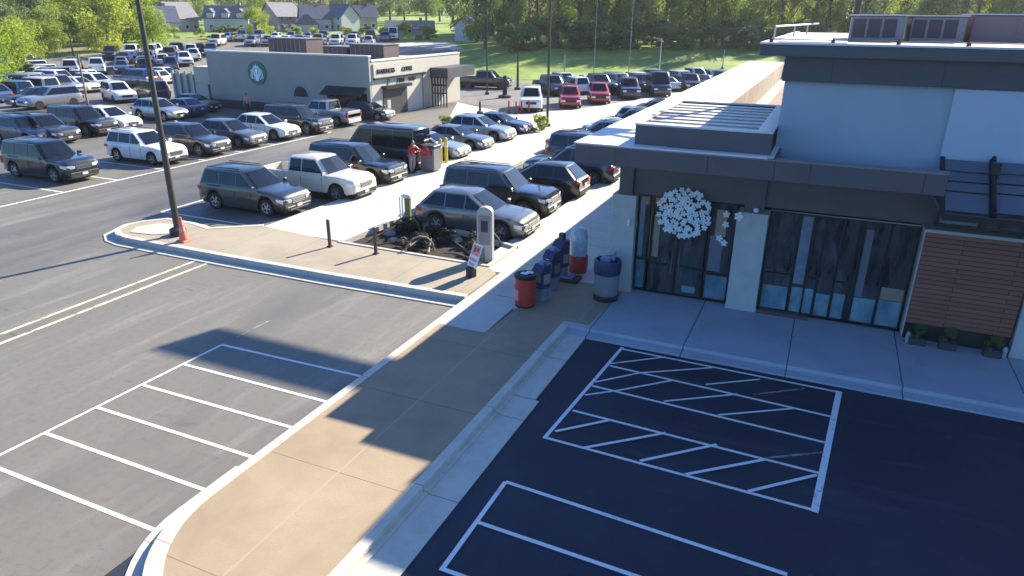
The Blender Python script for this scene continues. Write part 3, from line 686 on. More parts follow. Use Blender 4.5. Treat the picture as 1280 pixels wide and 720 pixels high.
def body_mesh(S, low=False):
    mb = MB(); L2, W2 = S['L'] / 2, S['W'] / 2; xf, xr = S['wb'] / 2 + .02, -S['wb'] / 2 + .02
    ra = S['wr'] + .065
    xs = set([-L2, -L2 + .04, L2 - .04, L2])
    n = 12 if low else 40
    for i in range(n + 1): xs.add(-L2 + S['L'] * i / n)
    if not low:
        for xw in (xf, xr):
            for k in range(13): xs.add(xw - ra * math.cos(math.pi * k / 12))
    if S.get('bed'):
        for b in S['bed']: xs.add(b - .015); xs.add(b + .015)
    for p in S['top']: xs.add(p[0])
    xs = sorted(xs); xs2 = [xs[0]]
    for x in xs[1:]:
        if x - xs2[-1] > .008: xs2.append(x)
    xs = xs2; rings = []
    for x in xs:
        e = abs(x) / L2; w = W2 * (1 - .16 * max(0, (e - .72) / .28) ** 2.2)
        zb = S['sill'] + (.10 * max(0, (e - .86) / .14))
        arch = 0
        for xw in (xf, xr):
            if abs(x - xw) <= ra + 1e-6: arch = max(arch, S['wr'] + math.sqrt(max(0, ra * ra - (x - xw) ** 2)))
        zb = max(zb, arch if not low else zb)
        zt = interp(S['top'], x); zt = max(zt, zb + .1)
        hood = x > S['cab'][3] - .1
        zm = zb + (zt - zb) * .45; zs = zb + (zt - zb) * .80
        bed = S.get('bed') and S['bed'][0] < x < S['bed'][1]
        if bed: top = [(w - .05, zt), (w - .13, zt), (w - .15, .72), (.3, .72), (0, .72)]
        else: top = [(w - .05, zt - .02), (w - .13, zt), (w * .72, zt + (.025 if hood else .0)), (w * .35, zt + (.03 if hood else 0)), (0, zt + (.035 if hood else 0))]
        half = [(w * .955, zb), (w * .99, zb + .04), (w, zm), (w * .985, zs)] + top
        rings.append([(x, -y, z) for y, z in half] + [(x, y, z) for y, z in half[::-1][1:]])
    k = len(rings[0])
    vs = [p for r in rings for p in r]; fs = []
    for i in range(len(rings) - 1):
        for j in range(k - 1): fs.append((i * k + j, (i + 1) * k + j, (i + 1) * k + j + 1, i * k + j + 1))
    fs.append(tuple(range(k - 1, -1, -1))); fs.append(tuple((len(rings) - 1) * k + j for j in range(k)))
    mb.add(vs, fs, 0)
    # underbody and arches
    mb.box(-L2 + .12, L2 - .12, -W2 + .22, W2 - .22, .20, min(S['top'][0][1], .62), 1)
    mb.box(xr + ra + .02, xf - ra - .02, -W2 + .06, W2 - .06, S['sill'] - .07, S['sill'] + .03, 1)
    # cabin
    a, b, c, d = S['cab']; zb, zr, rw = S['zb'], S['zr'], S['rw']; bw = W2 - .075
    bwf = bw
    def ring(t):   # t 0 belt .. 1 roof
        xa, xb = a + (b - a) * t, d + (c - d) * t; w = bw + (rw - bw) * t; z = zb + (zr - zb) * t; return xa, xb, w, z
    lv = [0, .5, .93, 1.0]
    vs = []
    for t in lv:
        xa, xb, w, z = ring(t)
        if t == 1.0: xa += .07; xb -= .10; w -= .07
        r = .09
        vs += [(xa + r, -w, z), (xb - r * 1.6, -w, z), (xb, -w + r * 2, z), (xb + .02, 0, z), (xb, w - r * 2, z), (xb - r * 1.6, w, z), (xa + r, w, z), (xa, w - r * 2, z), (xa - .01, 0, z), (xa, -w + r * 2, z)]
    fs = []
    for q in range(len(lv) - 1):
        for i in range(10): j = (i + 1) % 10; fs.append((q * 10 + i, q * 10 + j, q * 10 + 10 + j, q * 10 + 10 + i))
    vs.append(((a + d) / 2 - .2, 0, zr + .035)); t0 = (len(lv) - 1) * 10
    for i in range(10): fs.append((t0 + i, t0 + (i + 1) % 10, len(vs) - 1))
    mb.add(vs, fs, 0)
    return mb, ring
def side_pt(S, ring, u, t, sgn, off):
    """point on the cabin side: u in metres along x at belt->roof interpolation"""
    xa, xb, w, z = ring(t); return (u(t), sgn * (w + off), z)
def vehicle(kind, pname, label, group, loc=(0, 0, 0), rz=0, s=1.05, shadowless=False):
    S = SPEC[kind]; mb, ring = body_mesh(S); L2, W2 = S['L'] / 2, S['W'] / 2
    nm = {'suv': 'suv', 'bigsuv': 'suv', 'crossover': 'suv', 'sedan': 'sedan', 'hatch': 'hatchback', 'pickup': 'pickup_truck', 'van': 'van'}[kind]
    t = thing(nm, label, 'pickup truck' if kind == 'pickup' else 'van' if kind == 'van' else ('car' if kind in ('sedan', 'hatch') else 'SUV'), loc, rz, group, s)
    if S['rack']:
        for sg in (-1, 1):
            mb.tube((S['cab'][1] + .15, sg * (S['rw'] - .06), S['zr'] + .045), (S['cab'][2] - .2, sg * (S['rw'] - .06), S['zr'] + .045), .018, mi=1, n=6)
    body = mb.build('body', [PAINT[pname], M['trim']], t, 38)
    a, b, c, d = S['cab']; zb, zr = S['zb'], S['zr']
    def sidepane(u0, u1, sg):
        m_ = MB(); lo, hi = .10, .86
        o = .012
        # slanted ends at first/last pane follow the pillars
        def X(u, tt):
            if u == 'a': return ring(tt)[0] + .17
            if u == 'd': return ring(tt)[1] - .22
            return u
        p = [(X(u0, lo), lo), (X(u1, lo), lo), (X(u1, hi), hi), (X(u0, hi), hi)]
        q = [Vector((x, sg * (ring(tt)[2] + o), ring(tt)[3])) for x, tt in p]
        return q
    panes = ['a'] + [x for x in S['pill']] + ['d']
    for sg in (-1, 1):
        m_ = MB()
        for i in range(len(panes) - 1):
            u0 = panes[i] if panes[i] == 'a' else panes[i] + .03
            u1 = panes[i + 1] if panes[i + 1] == 'd' else panes[i + 1] - .03
            q = sidepane(u0, u1, sg)
            if sg > 0: q = q[::-1]
            m_.slab([p - Vector((0, sg * .02, 0)) for p in q], (0, sg, 0), .02)
        m_.build('side_window', M['glass'], t)
    def endpane(front):
        m_ = MB(); q = []
        for tt in (.06, .9):
            xa, xb, w, z = ring(tt); x = xb + .022 if front else xa - .016
            ww = (w - .16)
            q.append([Vector((x - (.03 if front else -.02), -ww, z)), Vector((x, 0, z)), Vector((x - (.03 if front else -.02), ww, z))])
        for i in range(2):
            pts = [q[0][i], q[0][i + 1], q[1][i + 1], q[1][i]]
            m_.slab(pts if not front else pts[::-1], (.012 if front else -.012, 0, .01), 1)
        return m_
    endpane(True).build('windshield', M['glass'], t)
    if kind != 'pickup': endpane(False).build('rear_window', M['glass'], t)
    else: endpane(False).build('rear_window', M['glass'], t)
    zf = interp(S['top'], L2 - .1)
    g = MB(); g.bbox(L2 - .06, L2 + .015, -W2 * .42, W2 * .42, zf - .30, zf - .08, .015)
    for k in range(3): g.box(L2 + .012, L2 + .026, -W2 * .40, W2 * .40, zf - .27 + k * .065, zf - .25 + k * .065, 1)
    g.build('grille', [M['trim'], M['chrome']], t)
    lo = MB(); lo.bbox(L2 - .12, L2 + .03, -W2 * .78, W2 * .78, .30, zf - .42 if zf - .42 > .42 else .45, .03); lo.bbox(L2 - .1, L2 + .045, -W2 * .6, W2 * .6, .27, .33, .01, 0)
    lo.build('front_bumper', [M['trim'], M['chrome']], t)
    rb = MB(); zrr = S['top'][0][1]; rb.bbox(-L2 - .04, -L2 + .12, -W2 * .82, W2 * .82, .30, .55, .03)
    rb.build('rear_bumper', [M['trim'] if kind != 'pickup' else M['chrome']], t)
    for sg in (-1, 1):
        h = MB(); y0, y1 = sorted((sg * W2 * .47, sg * (W2 * .86)))
        sh = Matrix.Translation((L2 - .08, 0, 0))
        h.slab([Vector((L2 - .0, sg * W2 * .46, zf - .10)), Vector((L2 - .09, sg * W2 * .85, zf - .07)), Vector((L2 - .09, sg * W2 * .85, zf - .25)), Vector((L2 - .0, sg * W2 * .46, zf - .22))][::(1 if sg < 0 else -1)], (1, sg * .25, .0), .035)
        h.slab([Vector((L2 - .10, sg * W2 * .85, zf - .07)), Vector((L2 - .40, sg * W2 * .955, zf - .05)), Vector((L2 - .36, sg * W2 * .955, zf - .16)), Vector((L2 - .10, sg * W2 * .86, zf - .24))][::(1 if sg < 0 else -1)], (.3, sg, 0), .03)
        h.build('headlight', M['lamp'], t)
        r = MB(); zz = interp(S['top'], -L2 + .1)
        if kind in ('pickup', 'bigsuv'): r.bbox(-L2 - .02, -L2 + .18, min(sg * W2 * .80, sg * W2 * .93), max(sg * W2 * .80, sg * W2 * .93), zz - .42, zz - .06, .02)
        else:
            r.bbox(-L2 - .02, -L2 + .1, min(sg * W2 * .5, sg * W2 * .84), max(sg * W2 * .5, sg * W2 * .84), zz - .26, zz - .08, .02)
            r.bbox(-L2 + .06, -L2 + .34, min(sg * W2 * .82, sg * W2 * .965), max(sg * W2 * .82, sg * W2 * .965), zz - .22, zz - .08, .02)
        r.build('taillight', M['tail'], t)
        mi = MB(); xm = d - .12; mi.bbox(xm - .07, xm + .07, min(sg * (W2 - .06), sg * (W2 + .16)), max(sg * (W2 - .06), sg * (W2 + .16)), zb + .02, zb + .17, .03)
        mi.build('mirror', PAINT[pname] if kind != 'pickup' else M['chrome'], t)
        for x in [p + .12 for p in S['pill']]:
            hd = MB(); hd.bbox(x - .02, x + .13, min(sg * (W2 - .02), sg * (W2 + .02)), max(sg * (W2 - .02), sg * (W2 + .02)), zb - .2, zb - .165, .008)
            hd.build('door_handle', PAINT[pname], t)
        for x in list(S['pill']) + [d - .3]:
            sm = MB(); sm.box(x - .006, x + .006, min(sg * (W2 - .03), sg * (W2 + .004)), max(sg * (W2 - .03), sg * (W2 + .004)), S['sill'] + .1, zb - .12)
            sm.build('door_seam', M['trim'], t)
    pt = MB(); pt.box(L2 + .03, L2 + .05, -.15, .15, .38, .50); pt.build('license_plate', M['plate'], t)
    pt = MB(); pt.box(-L2 - .06, -L2 - .035, -.15, .15, .62 if kind != 'pickup' else .45, .76 if kind != 'pickup' else .58); pt.build('license_plate', M['plate'], t)
    if kind == 'pickup':
        tg = MB(); tg.bbox(-L2 + .0, -L2 + .09, -W2 * .8, W2 * .8, .7, 1.17, .01); tg.build('tailgate', PAINT[pname], t)
    wr = S['wr']
    for xw in (S['wb'] / 2 + .02, -S['wb'] / 2 + .02):
        for sg in (-1, 1):
            yc = sg * (W2 - .125)
            w = MB(); w.lathe([(wr * .62, -.11), (wr * .95, -.115), (wr, -.07), (wr, .07), (wr * .95, .115), (wr * .62, .11)], (0, 0, 0), 22, axis='Y')
            wo = w.build('wheel', M['tyre'], t, 50, (xw, yc, wr))
            r = MB(); yo = sg * .098
            r.lathe([(0, yo * .86), (.06, yo * .9), (wr * .20, yo * .75), (wr * .22, yo * .5)], (0, 0, 0), 14, axis='Y')
            r.lathe([(wr * .64, yo * 1.08), (wr * .56, yo * 1.05), (wr * .54, yo * .4)], (0, 0, 0), 22, axis='Y')
            r.lathe([(0, yo * .28), (wr * .6, yo * .28)], (0, 0, 0), 22, mi=1, axis='Y')
            for k in range(5):
                A = 2 * math.pi * k / 5 + .3; mt = Matrix.Rotation(A, 4, 'Y')
                r.box(wr * .12, wr * .58, yo * .92 if sg < 0 else yo * .6, yo * .6 if sg < 0 else yo * .92, -.032, .032, 0, mt)
            r.build('rim', [M['rim'], M['trim']], wo)
    return t
PROTO = {}
def place(kind, pname, label, group, x, y, flip=False, s=1.05, z=0.0, drz=0):
    rz = (math.pi if flip else 0) + drz
    k = (kind, pname)
    if k not in PROTO:
        PROTO[k] = vehicle(kind, pname, label, group, (x, y, z), rz, s); return PROTO[k]
    o = copy_tree(PROTO[k]); o.location = (x, y, z); o.rotation_euler.z = rz; o.scale = (s, s, s)
    o['label'] = label; o['group'] = group
    return o
def by_wheel(kind, pname, label, group, px, py, front=True, flip=False, s=1.05, drz=0):
    """px,py: where the camera-side wheel at the right-hand end touches the ground"""
    S = SPEC[kind]; p = at(px, py)
    return place(kind, pname, label, group, p.x - S['wb'] / 2 * s, p.y + S['W'] / 2 * s, flip, s, 0, drz)
GM = 'vehicles parked in the middle row beside the pale walk'
m1 = by_wheel('suv', 'dark_green', 'dark green-grey SUV nearest the lamp pole island, left end of the middle row', GM, 333, 271, s=1.03)
X1, Y1 = m1.location.x, m1.location.y
place('pickup', 'cream', 'off-white crew-cab pickup truck parked right behind the dark green-grey SUV', GM, X1 + .75, Y1 + 3.35, s=1.0)
place('bigsuv', 'black', 'black SUV with chrome grille between the off-white pickup and the person in red', GM, X1 + .75, Y1 + 6.6, s=1.0)
place('van', 'charcoal', 'tall charcoal van facing away, its tail beside the dark grey bin', GM, X1 - .1, Y1 + 10.3, True, s=1.0)
place('sedan', 'silver', 'silver sedan just beyond the large charcoal SUV in the middle row', GM, X1 + .9, Y1 + 14.0, s=1.0)
place('sedan', 'grey', 'grey sedan with a bright hood, third from the far end of the middle row', GM, X1 + .9, Y1 + 17.3, s=1.0)
place('crossover', 'silver', 'silver crossover, second from the far end of the middle row', GM, X1 + .9, Y1 + 20.8, s=1.03)
place('sedan', 'navy', 'dark blue sedan at the far end of the middle row by the green shrub', GM, X1 + .8, Y1 + 24.2, s=1.0)
GR = 'vehicles parked in the row along the restaurant side walk'
r1 = by_wheel('crossover', 'grey', 'grey-brown crossover nearest the planting pit', GR, 624, 302, s=1.03)
X2, Y2 = r1.location.x, r1.location.y
place('bigsuv', 'black', 'black SUV with roof rails right behind the grey-brown crossover', GR, X2 - .55, Y2 + 3.4, s=1.0)
place('crossover', 'black', 'black crossover backed the other way with its red tail light towards the walk', GR, X2 - .1, Y2 + 6.9, True, s=1.0)
place('suv', 'navy', 'dark blue SUV, fourth from the near end of the restaurant row', GR, X2 + .3, Y2 + 10.6, True, s=1.05)
place('bigsuv', 'navy', 'large navy SUV, fifth from the near end of the restaurant row', GR, X2 + .3, Y2 + 14.2, s=1.0)
for i, (k, c) in enumerate((('sedan', 'silver'), ('suv', 'blue'), ('sedan', 'white'), ('suv', 'charcoal'), ('hatch', 'silver'), ('suv', 'navy'), ('sedan', 'grey'))):
    place(k, c, '%s %s half hidden by the white roof edge, %s car of the restaurant row' % (c, {'sedan': 'sedan', 'suv': 'SUV', 'hatch': 'hatchback'}[k], ordn(5 + i)), GR, X2 - 1.3 + .1 * i, Y2 + 17.6 + i * 3.3, bool(i % 2), s=1.0)
GL = 'vehicles parked in the row beyond the wide drive'
l2 = by_wheel('suv', 'white', 'white SUV with a blue-tinted windshield just left of the lamp pole', GL, 190, 207, s=1.0)
X3, Y3 = l2.location.x, l2.location.y
l1 = by_wheel('bigsuv', 'black', 'black SUV at the left edge of the picture with a low pale wall behind it', GL, 68, 229, s=1.0)
for i, (k, c, lb) in enumerate((('suv', 'charcoal', 'charcoal SUV with a shiny hood right behind the lamp pole'), ('crossover', 'grey', 'grey crossover second to the right of the lamp pole'), ('crossover', 'white', 'white crossover between the grey crossover and the black SUV by the coffee shop'),
                                ('bigsuv', 'black', 'black SUV with bright grille between the white crossover and the light pickup'))):
    place(k, c, lb, GL, X3 + .25 + .1 * i, Y3 + 3.15 * (i + 1), s=1.0)
place('pickup', 'silver', 'light silver pickup truck facing away in front of the coffee shop wall', GL, X3 - .1, Y3 + 16.6, True, s=.98)
place('hatch', 'charcoal', 'small dark car near the taupe wall, just past the light silver pickup', GL, X3 + 1.5, Y3 + 20.4, s=.95)
GK = 'vehicles in the row behind the white SUV'
for i, (k, c, px, py, f, lb) in enumerate((('suv', 'navy', 34, 183, False, 'dark blue SUV at the left edge, second row from the drive'), ('suv', 'charcoal', 60, 181, False, 'dark SUV with bright headlights in the second row from the drive'),
    ('bigsuv', 'black', 108, 171, False, 'black SUV with a tall cabin to the left of a white car'), ('crossover', 'white', 143, 165, False, 'white crossover at the right of the black SUV in the second row'),
    ('crossover', 'silver', 205, 152, False, 'silver crossover seen between the lamp pole and the white crossover'), ('sedan', 'blue', 232, 147, True, 'blue-grey sedan right behind the lamp pole near the coffee shop'), ('sedan', 'black', 250, 141, False, 'black sedan at the end of the taupe coffee shop wall'))):
    by_wheel(k, c, lb, GK, px, py, flip=f, s=1.0)

# far cars: one mesh each
def far_mesh(kind, pname):
    S = SPEC[kind]; mb, ring = body_mesh(S, True); W2 = S['W'] / 2
    for sg in (-1, 1):
        q = [Vector((x, sg * (ring(t)[2] + .02), ring(t)[3])) for x, t in ((ring(.1)[0] + .15, .1), (ring(.1)[1] - .2, .1), (ring(.86)[1] - .2, .86), (ring(.86)[0] + .15, .86))]
        mb.slab(q if sg < 0 else q[::-1], (0, sg, 0), .01, 2)
        for xw in (S['wb'] / 2, -S['wb'] / 2): mb.lathe([(0, -.1), (S['wr'], -.1), (S['wr'], .1), (0, .1)], (xw, sg * (W2 - .09), S['wr']), 10, 1, 'Y')
    for f in (0, 1):
        q = []
        for t, ys in ((.06, (-1, 1)), (.9, (1, -1))):
            xa, xb, w, z = ring(t)
            for y in ys: q.append(Vector(((xb + .02 if f else xa - .02), y * (w - .2), z)))
        mb.slab(q if f else q[::-1], (.012 if f else -.012, 0, .01), 1, 2)
    z = interp(S['top'], S['L'] / 2 - .1)
    for sg in (-1, 1): mb.box(S['L'] / 2 - .1, S['L'] / 2 + .03, min(sg * .5, sg * .85), max(sg * .5, sg * .85), z - .24, z - .08, 3)
    mb.box(S['L'] / 2 - .02, S['L'] / 2 + .04, -.45, .45, z - .3, z - .1, 1)
    for sg in (-1, 1): mb.box(-S['L'] / 2 - .03, -S['L'] / 2 + .1, min(sg * .5, sg * .85), max(sg * .5, sg * .85), z - .2, z, 4)
    return mb.mesh('far_car', [PAINT[pname], M['trim'], M['glass'], M['lamp'], M['tail']], 40)
FARM = {}
def far_car(kind, pname, p, rz, label, group):
    if (kind, pname) not in FARM: FARM[(kind, pname)] = far_mesh(kind, pname)
    o = bpy.data.objects.new({'pickup': 'pickup_truck', 'van': 'van'}.get(kind, 'parked_car'), FARM[(kind, pname)]); COL.objects.link(o)
    o.location = p; o.rotation_euler.z = rz; o.scale = (1.05,) * 3
    return tag(o, label, 'car', group)
rng = random.Random(3)
CC = ['white', 'white', 'silver', 'white', 'silver', 'charcoal', 'white', 'cream', 'grey', 'navy', 'silver', 'cream', 'white', 'silver', 'blue']
def far_row(p0, p1, n, where, group, step=None, turn=90, skip=.06, cols=None):
    a, b = att(*p0), att(*p1); d = (b - a); d.z = 0; L = d.length; st = step or 2.9; k = int(L / st); d.normalize()
    ang = math.atan2(d.y, d.x); c = 0
    for i in range(k + 1):
        if rng.random() < skip: continue
        q = a + d * (i * st + rng.uniform(-.15, .15)); q.z = max(terr(q.x, q.y), 0)
        kind = rng.choice(['suv', 'sedan', 'crossover', 'hatch', 'suv', 'bigsuv', 'pickup']); col = rng.choice(cols or CC)
        far_car(kind, col, q, ang + R_(turn) + (math.pi if rng.random() < .5 else 0), '%s %s, %s from the left %s' % (col, {'pickup': 'pickup', 'bigsuv': 'large SUV', 'suv': 'SUV'}.get(kind, kind), ordn(c), where), group)
        c += 1
far_row((-14, 128), (226, 100), 0, 'in the long row nearest the taupe wall', 'cars in the long far row left of the coffee shop', 2.45)
far_row((92, 93), (238, 86), 0, 'in the second far row', 'cars in the second far row', 2.9)
far_row((60, 106), (12, 80), 0, 'in the slanted row by the bright trees', 'cars in the slanted row by the bright trees', 3.2)
far_row((158, 78), (262, 74), 0, 'in the third far row', 'cars in the third far row', 3.1)
far_row((196, 69), (270, 65), 0, 'in the row below the far lawn', 'cars below the far lawn', 3.1)
far_row((272, 57), (478, 57), 0, 'in the lower row behind the coffee shop roof', 'cars behind the coffee shop roof, lower row', 3.0, skip=.1)
far_row((285, 51), (488, 51), 0, 'in the upper row behind the coffee shop roof', 'cars behind the coffee shop roof, upper row', 3.0, skip=.1)
far_row((45, 132), (78, 136), 0, 'behind the second near row', 'cars behind the second near row', 2.9, skip=0)
far_row((150, 127), (215, 122), 0, 'beside the end of the taupe building', 'cars beside the end of the taupe building', 3.0, skip=0, cols=['silver', 'navy', 'white'])
far_row((95, 88), (236, 81), 0, 'in the packed row above the second far row', 'cars in the packed row above the second far row', 2.75)
far_row((24, 98), (84, 103), 0, 'in the short row below the slanted row', 'cars in the short row below the slanted row', 2.8)
far_row((140, 73), (268, 69), 0, 'in the row between dry lawn and third row', 'cars between the dry lawn and the third far row', 2.9)
far_row((-4, 119), (118, 105), 0, 'in the row just above the long far row', 'cars just above the long far row', 2.6)
far_row((688, 117), (905, 109), 0, 'in the packed row below the bank', 'cars packed below the bank', 2.9, skip=0, cols=['navy', 'silver', 'charcoal', 'white', 'black'])
far_row((706, 111), (905, 103), 0, 'in the row at the foot of the grass bank', 'cars at the foot of the grass bank', 3.0, skip=0, cols=['white', 'silver', 'white', 'cream'])
for i, (k, c, px, py, lb) in enumerate((('bigsuv', 'white', 664, 136, 'white SUV with red lower front behind the red posts'), ('suv', 'red', 712, 132, 'red SUV just right of the central lamp pole'), ('suv', 'red', 748, 127, 'second red SUV right of the central lamp pole, half in shade'),
       ('bigsuv', 'navy', 785, 121, 'dark blue SUV right of the two red ones'), ('van', 'navy', 822, 118, 'dark blue van in the row facing the restaurant roof'), ('suv', 'navy', 862, 112, 'dark blue SUV nearest the long white roof edge'))):
    p = at(px, py); far_car(k, c, p, R_(-68), lb, 'cars in the row facing the drive beyond the lamp pole')
p = at(608, 110); far_car('pickup', 'black', p, R_(10), 'black pickup at the far exit road beside the ramp', 'cars near the far exit road')
p = at(560, 108); far_car('bigsuv', 'navy', p, R_(15), 'dark blue SUV at the corner of the coffee shop terrace', 'cars near the far exit road')
p = att(492, 50); o = far_car('van', 'white', p, R_(-60), 'tall white van parked at the end of the far upper row', 'cars behind the coffee shop roof, upper row')

# ------------------------------------------------------------------ coffee shop
c0 = at(465, 149); CX, CY = c0.x, c0.y
shop = thing('coffee_shop', 'taupe coffee shop with round green emblem on its long wall', 'building', (CX, CY, 0))
def sp(name, mb, m, parent=None, ang=None):
    o = mb.build(name, m, None, ang); o.parent = parent or shop
    if not parent: o.location = (-CX, -CY, 0)
    return o
HX = 4.85
mb = MB(); mb.box(CX - 17.4, CX, CY, CY + .3, 0, HX); mb.box(CX - 17.4, CX - .3, CY + .3, CY + 12, 0, HX - .6); sp('wall', mb, M['wall_taupe'])
mb = MB(); mb.box(CX - .3, CX + .0, CY + .303, CY + 15.5, 0, 4.5); sp('entrance_wall', mb, M['wall_beige'])
mb = MB(); mb.box(CX - 17.5, CX + .05, CY - .05, CY + .35, HX + .003, HX + .13); mb.box(CX - .35, CX + .06, CY + .353, CY + 15.5, 4.503, 4.63); sp('coping', mb, M['roof_white'])
mb = MB(); mb.box(CX - 17.4, CX - .3, CY + .4, CY + 12, HX - .597, HX - .5); sp('roof', mb, M['roof_tan'])
for (x0, x1, y0, h) in ((CX - 13.3, CX - 9.0, CY + 3.5, 1.5), (CX - 7.6, CX - 5.0, CY + 4, .9), (CX - 4.7, CX - 1.2, CY + 4, 1.15)):
    mb = MB(); mb.bbox(x0, x1, y0, y0 + 2.5, HX - .5, HX + h - .4, .05); mb.box(x0 - .06, x1 + .06, y0 - .06, y0 + 2.56, HX + h - .397, HX + h - .33, 1)
    for k in range(int((x1 - x0) / .5)): mb.box(x0 + .1 + k * .5, x0 + .13 + k * .5, y0 - .02, y0 - .002, HX - .4, HX + h - .5, 1)
    sp('roof_unit', mb, [M['brown_roofbox'], M['metal_unit']])
mb = MB(); mb.box(CX - 17.4, CX, CY - .03, CY - .002, 0, .75); sp('wall_base', mb, M['soffit'])
# emblem: green disc, pale crowned figure with long wavy hair
ec = onY(322, 91, CY)
mb = MB(); mb.lathe([(0, -.12), (.98, -.12), (.98, -.003), (0, -.003)], (ec.x, CY, ec.z), 40, 0, 'Y'); em = sp('emblem', mb, M['green_logo'])
em2 = MB()
def disc(mb, x, z, rx, rz, y, n=20):
    mb.slab([(ec.x + x + rx * math.cos(2 * math.pi * k / n), y, ec.z + z + rz * math.sin(2 * math.pi * k / n)) for k in range(4)], (0, -1, 0), .0) if False else mb.add([(ec.x + x + rx * math.cos(2 * math.pi * k / n), y, ec.z + z + rz * math.sin(2 * math.pi * k / n)) for k in range(n)], [tuple(range(n))])
ye = CY - .126
for i in range(4):
    for sg in (-1, 1):
        pts = []
        for k in range(11):
            t = k / 10; x = sg * (.20 + .14 * i + .05 * math.sin(t * 6 + i)); z = .52 - .10 * i - t * (1.15 - .16 * i); pts.append((x, z))
        for (xa, za), (xb, zb_) in zip(pts, pts[1:]):
            em2.quad((ec.x + xa - .04, ye - .002 * i, ec.z + za), (ec.x + xb - .04, ye - .002 * i, ec.z + zb_), (ec.x + xb + .04, ye - .002 * i, ec.z + zb_), (ec.x + xa + .04, ye - .002 * i, ec.z + za))
disc(em2, 0, .16, .16, .21, ye - .01); disc(em2, 0, -.38, .2, .34, ye - .011)
em2.add([(ec.x - .22, ye - .012, ec.z + .38), (ec.x + .22, ye - .012, ec.z + .38), (ec.x + .28, ye - .012, ec.z + .66), (ec.x + .12, ye - .012, ec.z + .5), (ec.x, ye - .012, ec.z + .78), (ec.x - .12, ye - .012, ec.z + .5), (ec.x - .28, ye - .012, ec.z + .66)], [tuple(range(7))])
q = em2.build('emblem_figure', M['teal_white']); q.parent = shop; q.location = (-CX, -CY, 0)
# small arched opening, dark doorway with awning on the long wall
a_ = onY(376, 116, CY)
mb = MB(); n = 12; r = .72
mb.slab([(a_.x + r * math.cos(math.pi * k / n), CY - .003, 1.35 + .95 * math.sin(math.pi * k / n) * .9 + .1) for k in range(n + 1)] , (0, -1, 0), .06)
mb.f = [f for f in mb.f if len(f) == 4 and max(f) < 26][:0] + [tuple(range(n, -1, -1)), tuple(range(n + 1, 2 * n + 2))] + [(i, i + 1, n + 2 + i, n + 1 + i) for i in range(n)]; mb.m = [0] * len(mb.f)
sp('arched_opening', mb, M['black'])
mb = MB(); mb.box(CX - 4.3, CX - .35, CY - .06, CY - .003, .1, 2.0); sp('dark_window', mb, M['glass'])
mb = MB(); mb.slab([(CX - 4.35, CY - .01, 2.45), (CX - .3, CY - .01, 2.45), (CX - .3, CY - 1.0, 1.85), (CX - 4.35, CY - 1.0, 1.85)], (0, -.2, .4), .12); sp('awning', mb, M['black'])
# entrance side
def sx(y0, y1, z0, z1, d, name, m, x=None):
    x = CX if x is None else x
    mb = MB(); mb.box(x + .003, x + d, y0, y1, z0, z1); return sp(name, mb, M[m])
sx(CY + .5, CY + 8.6, 3.05, 3.2, .22, 'fascia_ledge', 'frame')
sx(CY + .5, CY + 8.6, 3.203, 4.3, .10, 'fascia', 'wall_beige')
d0 = onX(480, 141, CX); 
sx(d0.y, d0.y + 3.7, .05, 2.25, .06, 'doorway', 'black')
sx(d0.y - .15, d0.y + 3.9, 2.25, 2.5, .5, 'door_canopy', 'frame')
sx(d0.y + .5, d0.y + 1.0, .1, 1.3, .075, 'door_poster', 'pillar_stone')
sx(CY + 8.2, CY + 8.7, 0, 3.04, .12, 'pilaster', 'wall_taupe')
# dark roofed porch and terrace screen on the far corner
mb = MB(); mb.box(CX + .05, CX + 1.9, CY + 9.6, CY + 15.0, 2.6, 3.5); sp('porch_roof', mb, M['dark_band'])
for k in range(6):
    mb = MB(); mb.box(CX + .15 + .3 * k, CX + .25 + .3 * k, CY + 9.6, CY + 9.72, 0, 2.69); sp('porch_post', mb, M['frame'])
mb = MB(); mb.box(CX + .15, CX + 1.75, CY + 9.62, CY + 9.70, 1.9, 2.05); mb.box(CX + .15, CX + 1.75, CY + 9.62, CY + 9.70, 1.2, 1.3); sp('porch_rail', mb, M['frame'])
mb = MB(); mb.box(CX - 20.5, CX - 17.5, CY + 1.2, CY + 9, 0, 3.4); mb.box(CX - 20.45, CX - 17.55, CY + 1.1, CY + 1.19, 1.9, 2.0); lw = sp('low_wing', mb, M['wall_beige'])
mb = MB(); mb.box(CX - 18.9, CX - 18.2, CY + 1.15, CY + 1.197, .05, 1.85); sp('service_door', mb, M['soffit'])
for k in range(4):
    mb = MB(); mb.box(CX - 23.8 + k * .85, CX - 23.6 + k * .85, CY + 1.5, CY + 1.7, 0, 2.9); sp('fence_post', mb, M['pole_grey'])
mb = MB(); mb.box(CX - 24, CX - 20.6, CY + 1.75, CY + 1.85, .2, 2.7); sp('fence_panel', mb, M['wall_beige'])
def text(body, size, loc, rot, m, ext=.03, parent=None, name='lettering'):
    cu = bpy.data.curves.new(name, 'FONT'); cu.body = body; cu.size = size; cu.extrude = ext; cu.align_x = 'LEFT'
    tmp = bpy.data.objects.new('tmp', cu); COL.objects.link(tmp); bpy.context.view_layer.update()
    me = bpy.data.meshes.new_from_object(tmp.evaluated_get(bpy.context.evaluated_depsgraph_get())); bpy.data.objects.remove(tmp)
    me.materials.clear(); me.materials.append(m); o = bpy.data.objects.new(name, me); COL.objects.link(o)
    o.rotation_euler = rot
    if parent: o.parent = parent; o.location = Vector(loc) - parent.location
    else: o.location = loc
    return o
text('STARBUCKS', .5, (CX + .13, CY + .9, 3.52), (R_(90), 0, R_(90)), M['frame'], parent=shop)
text('COFFEE', .5, (CX + .13, CY + 4.7, 3.52), (R_(90), 0, R_(90)), M['frame'], parent=shop)
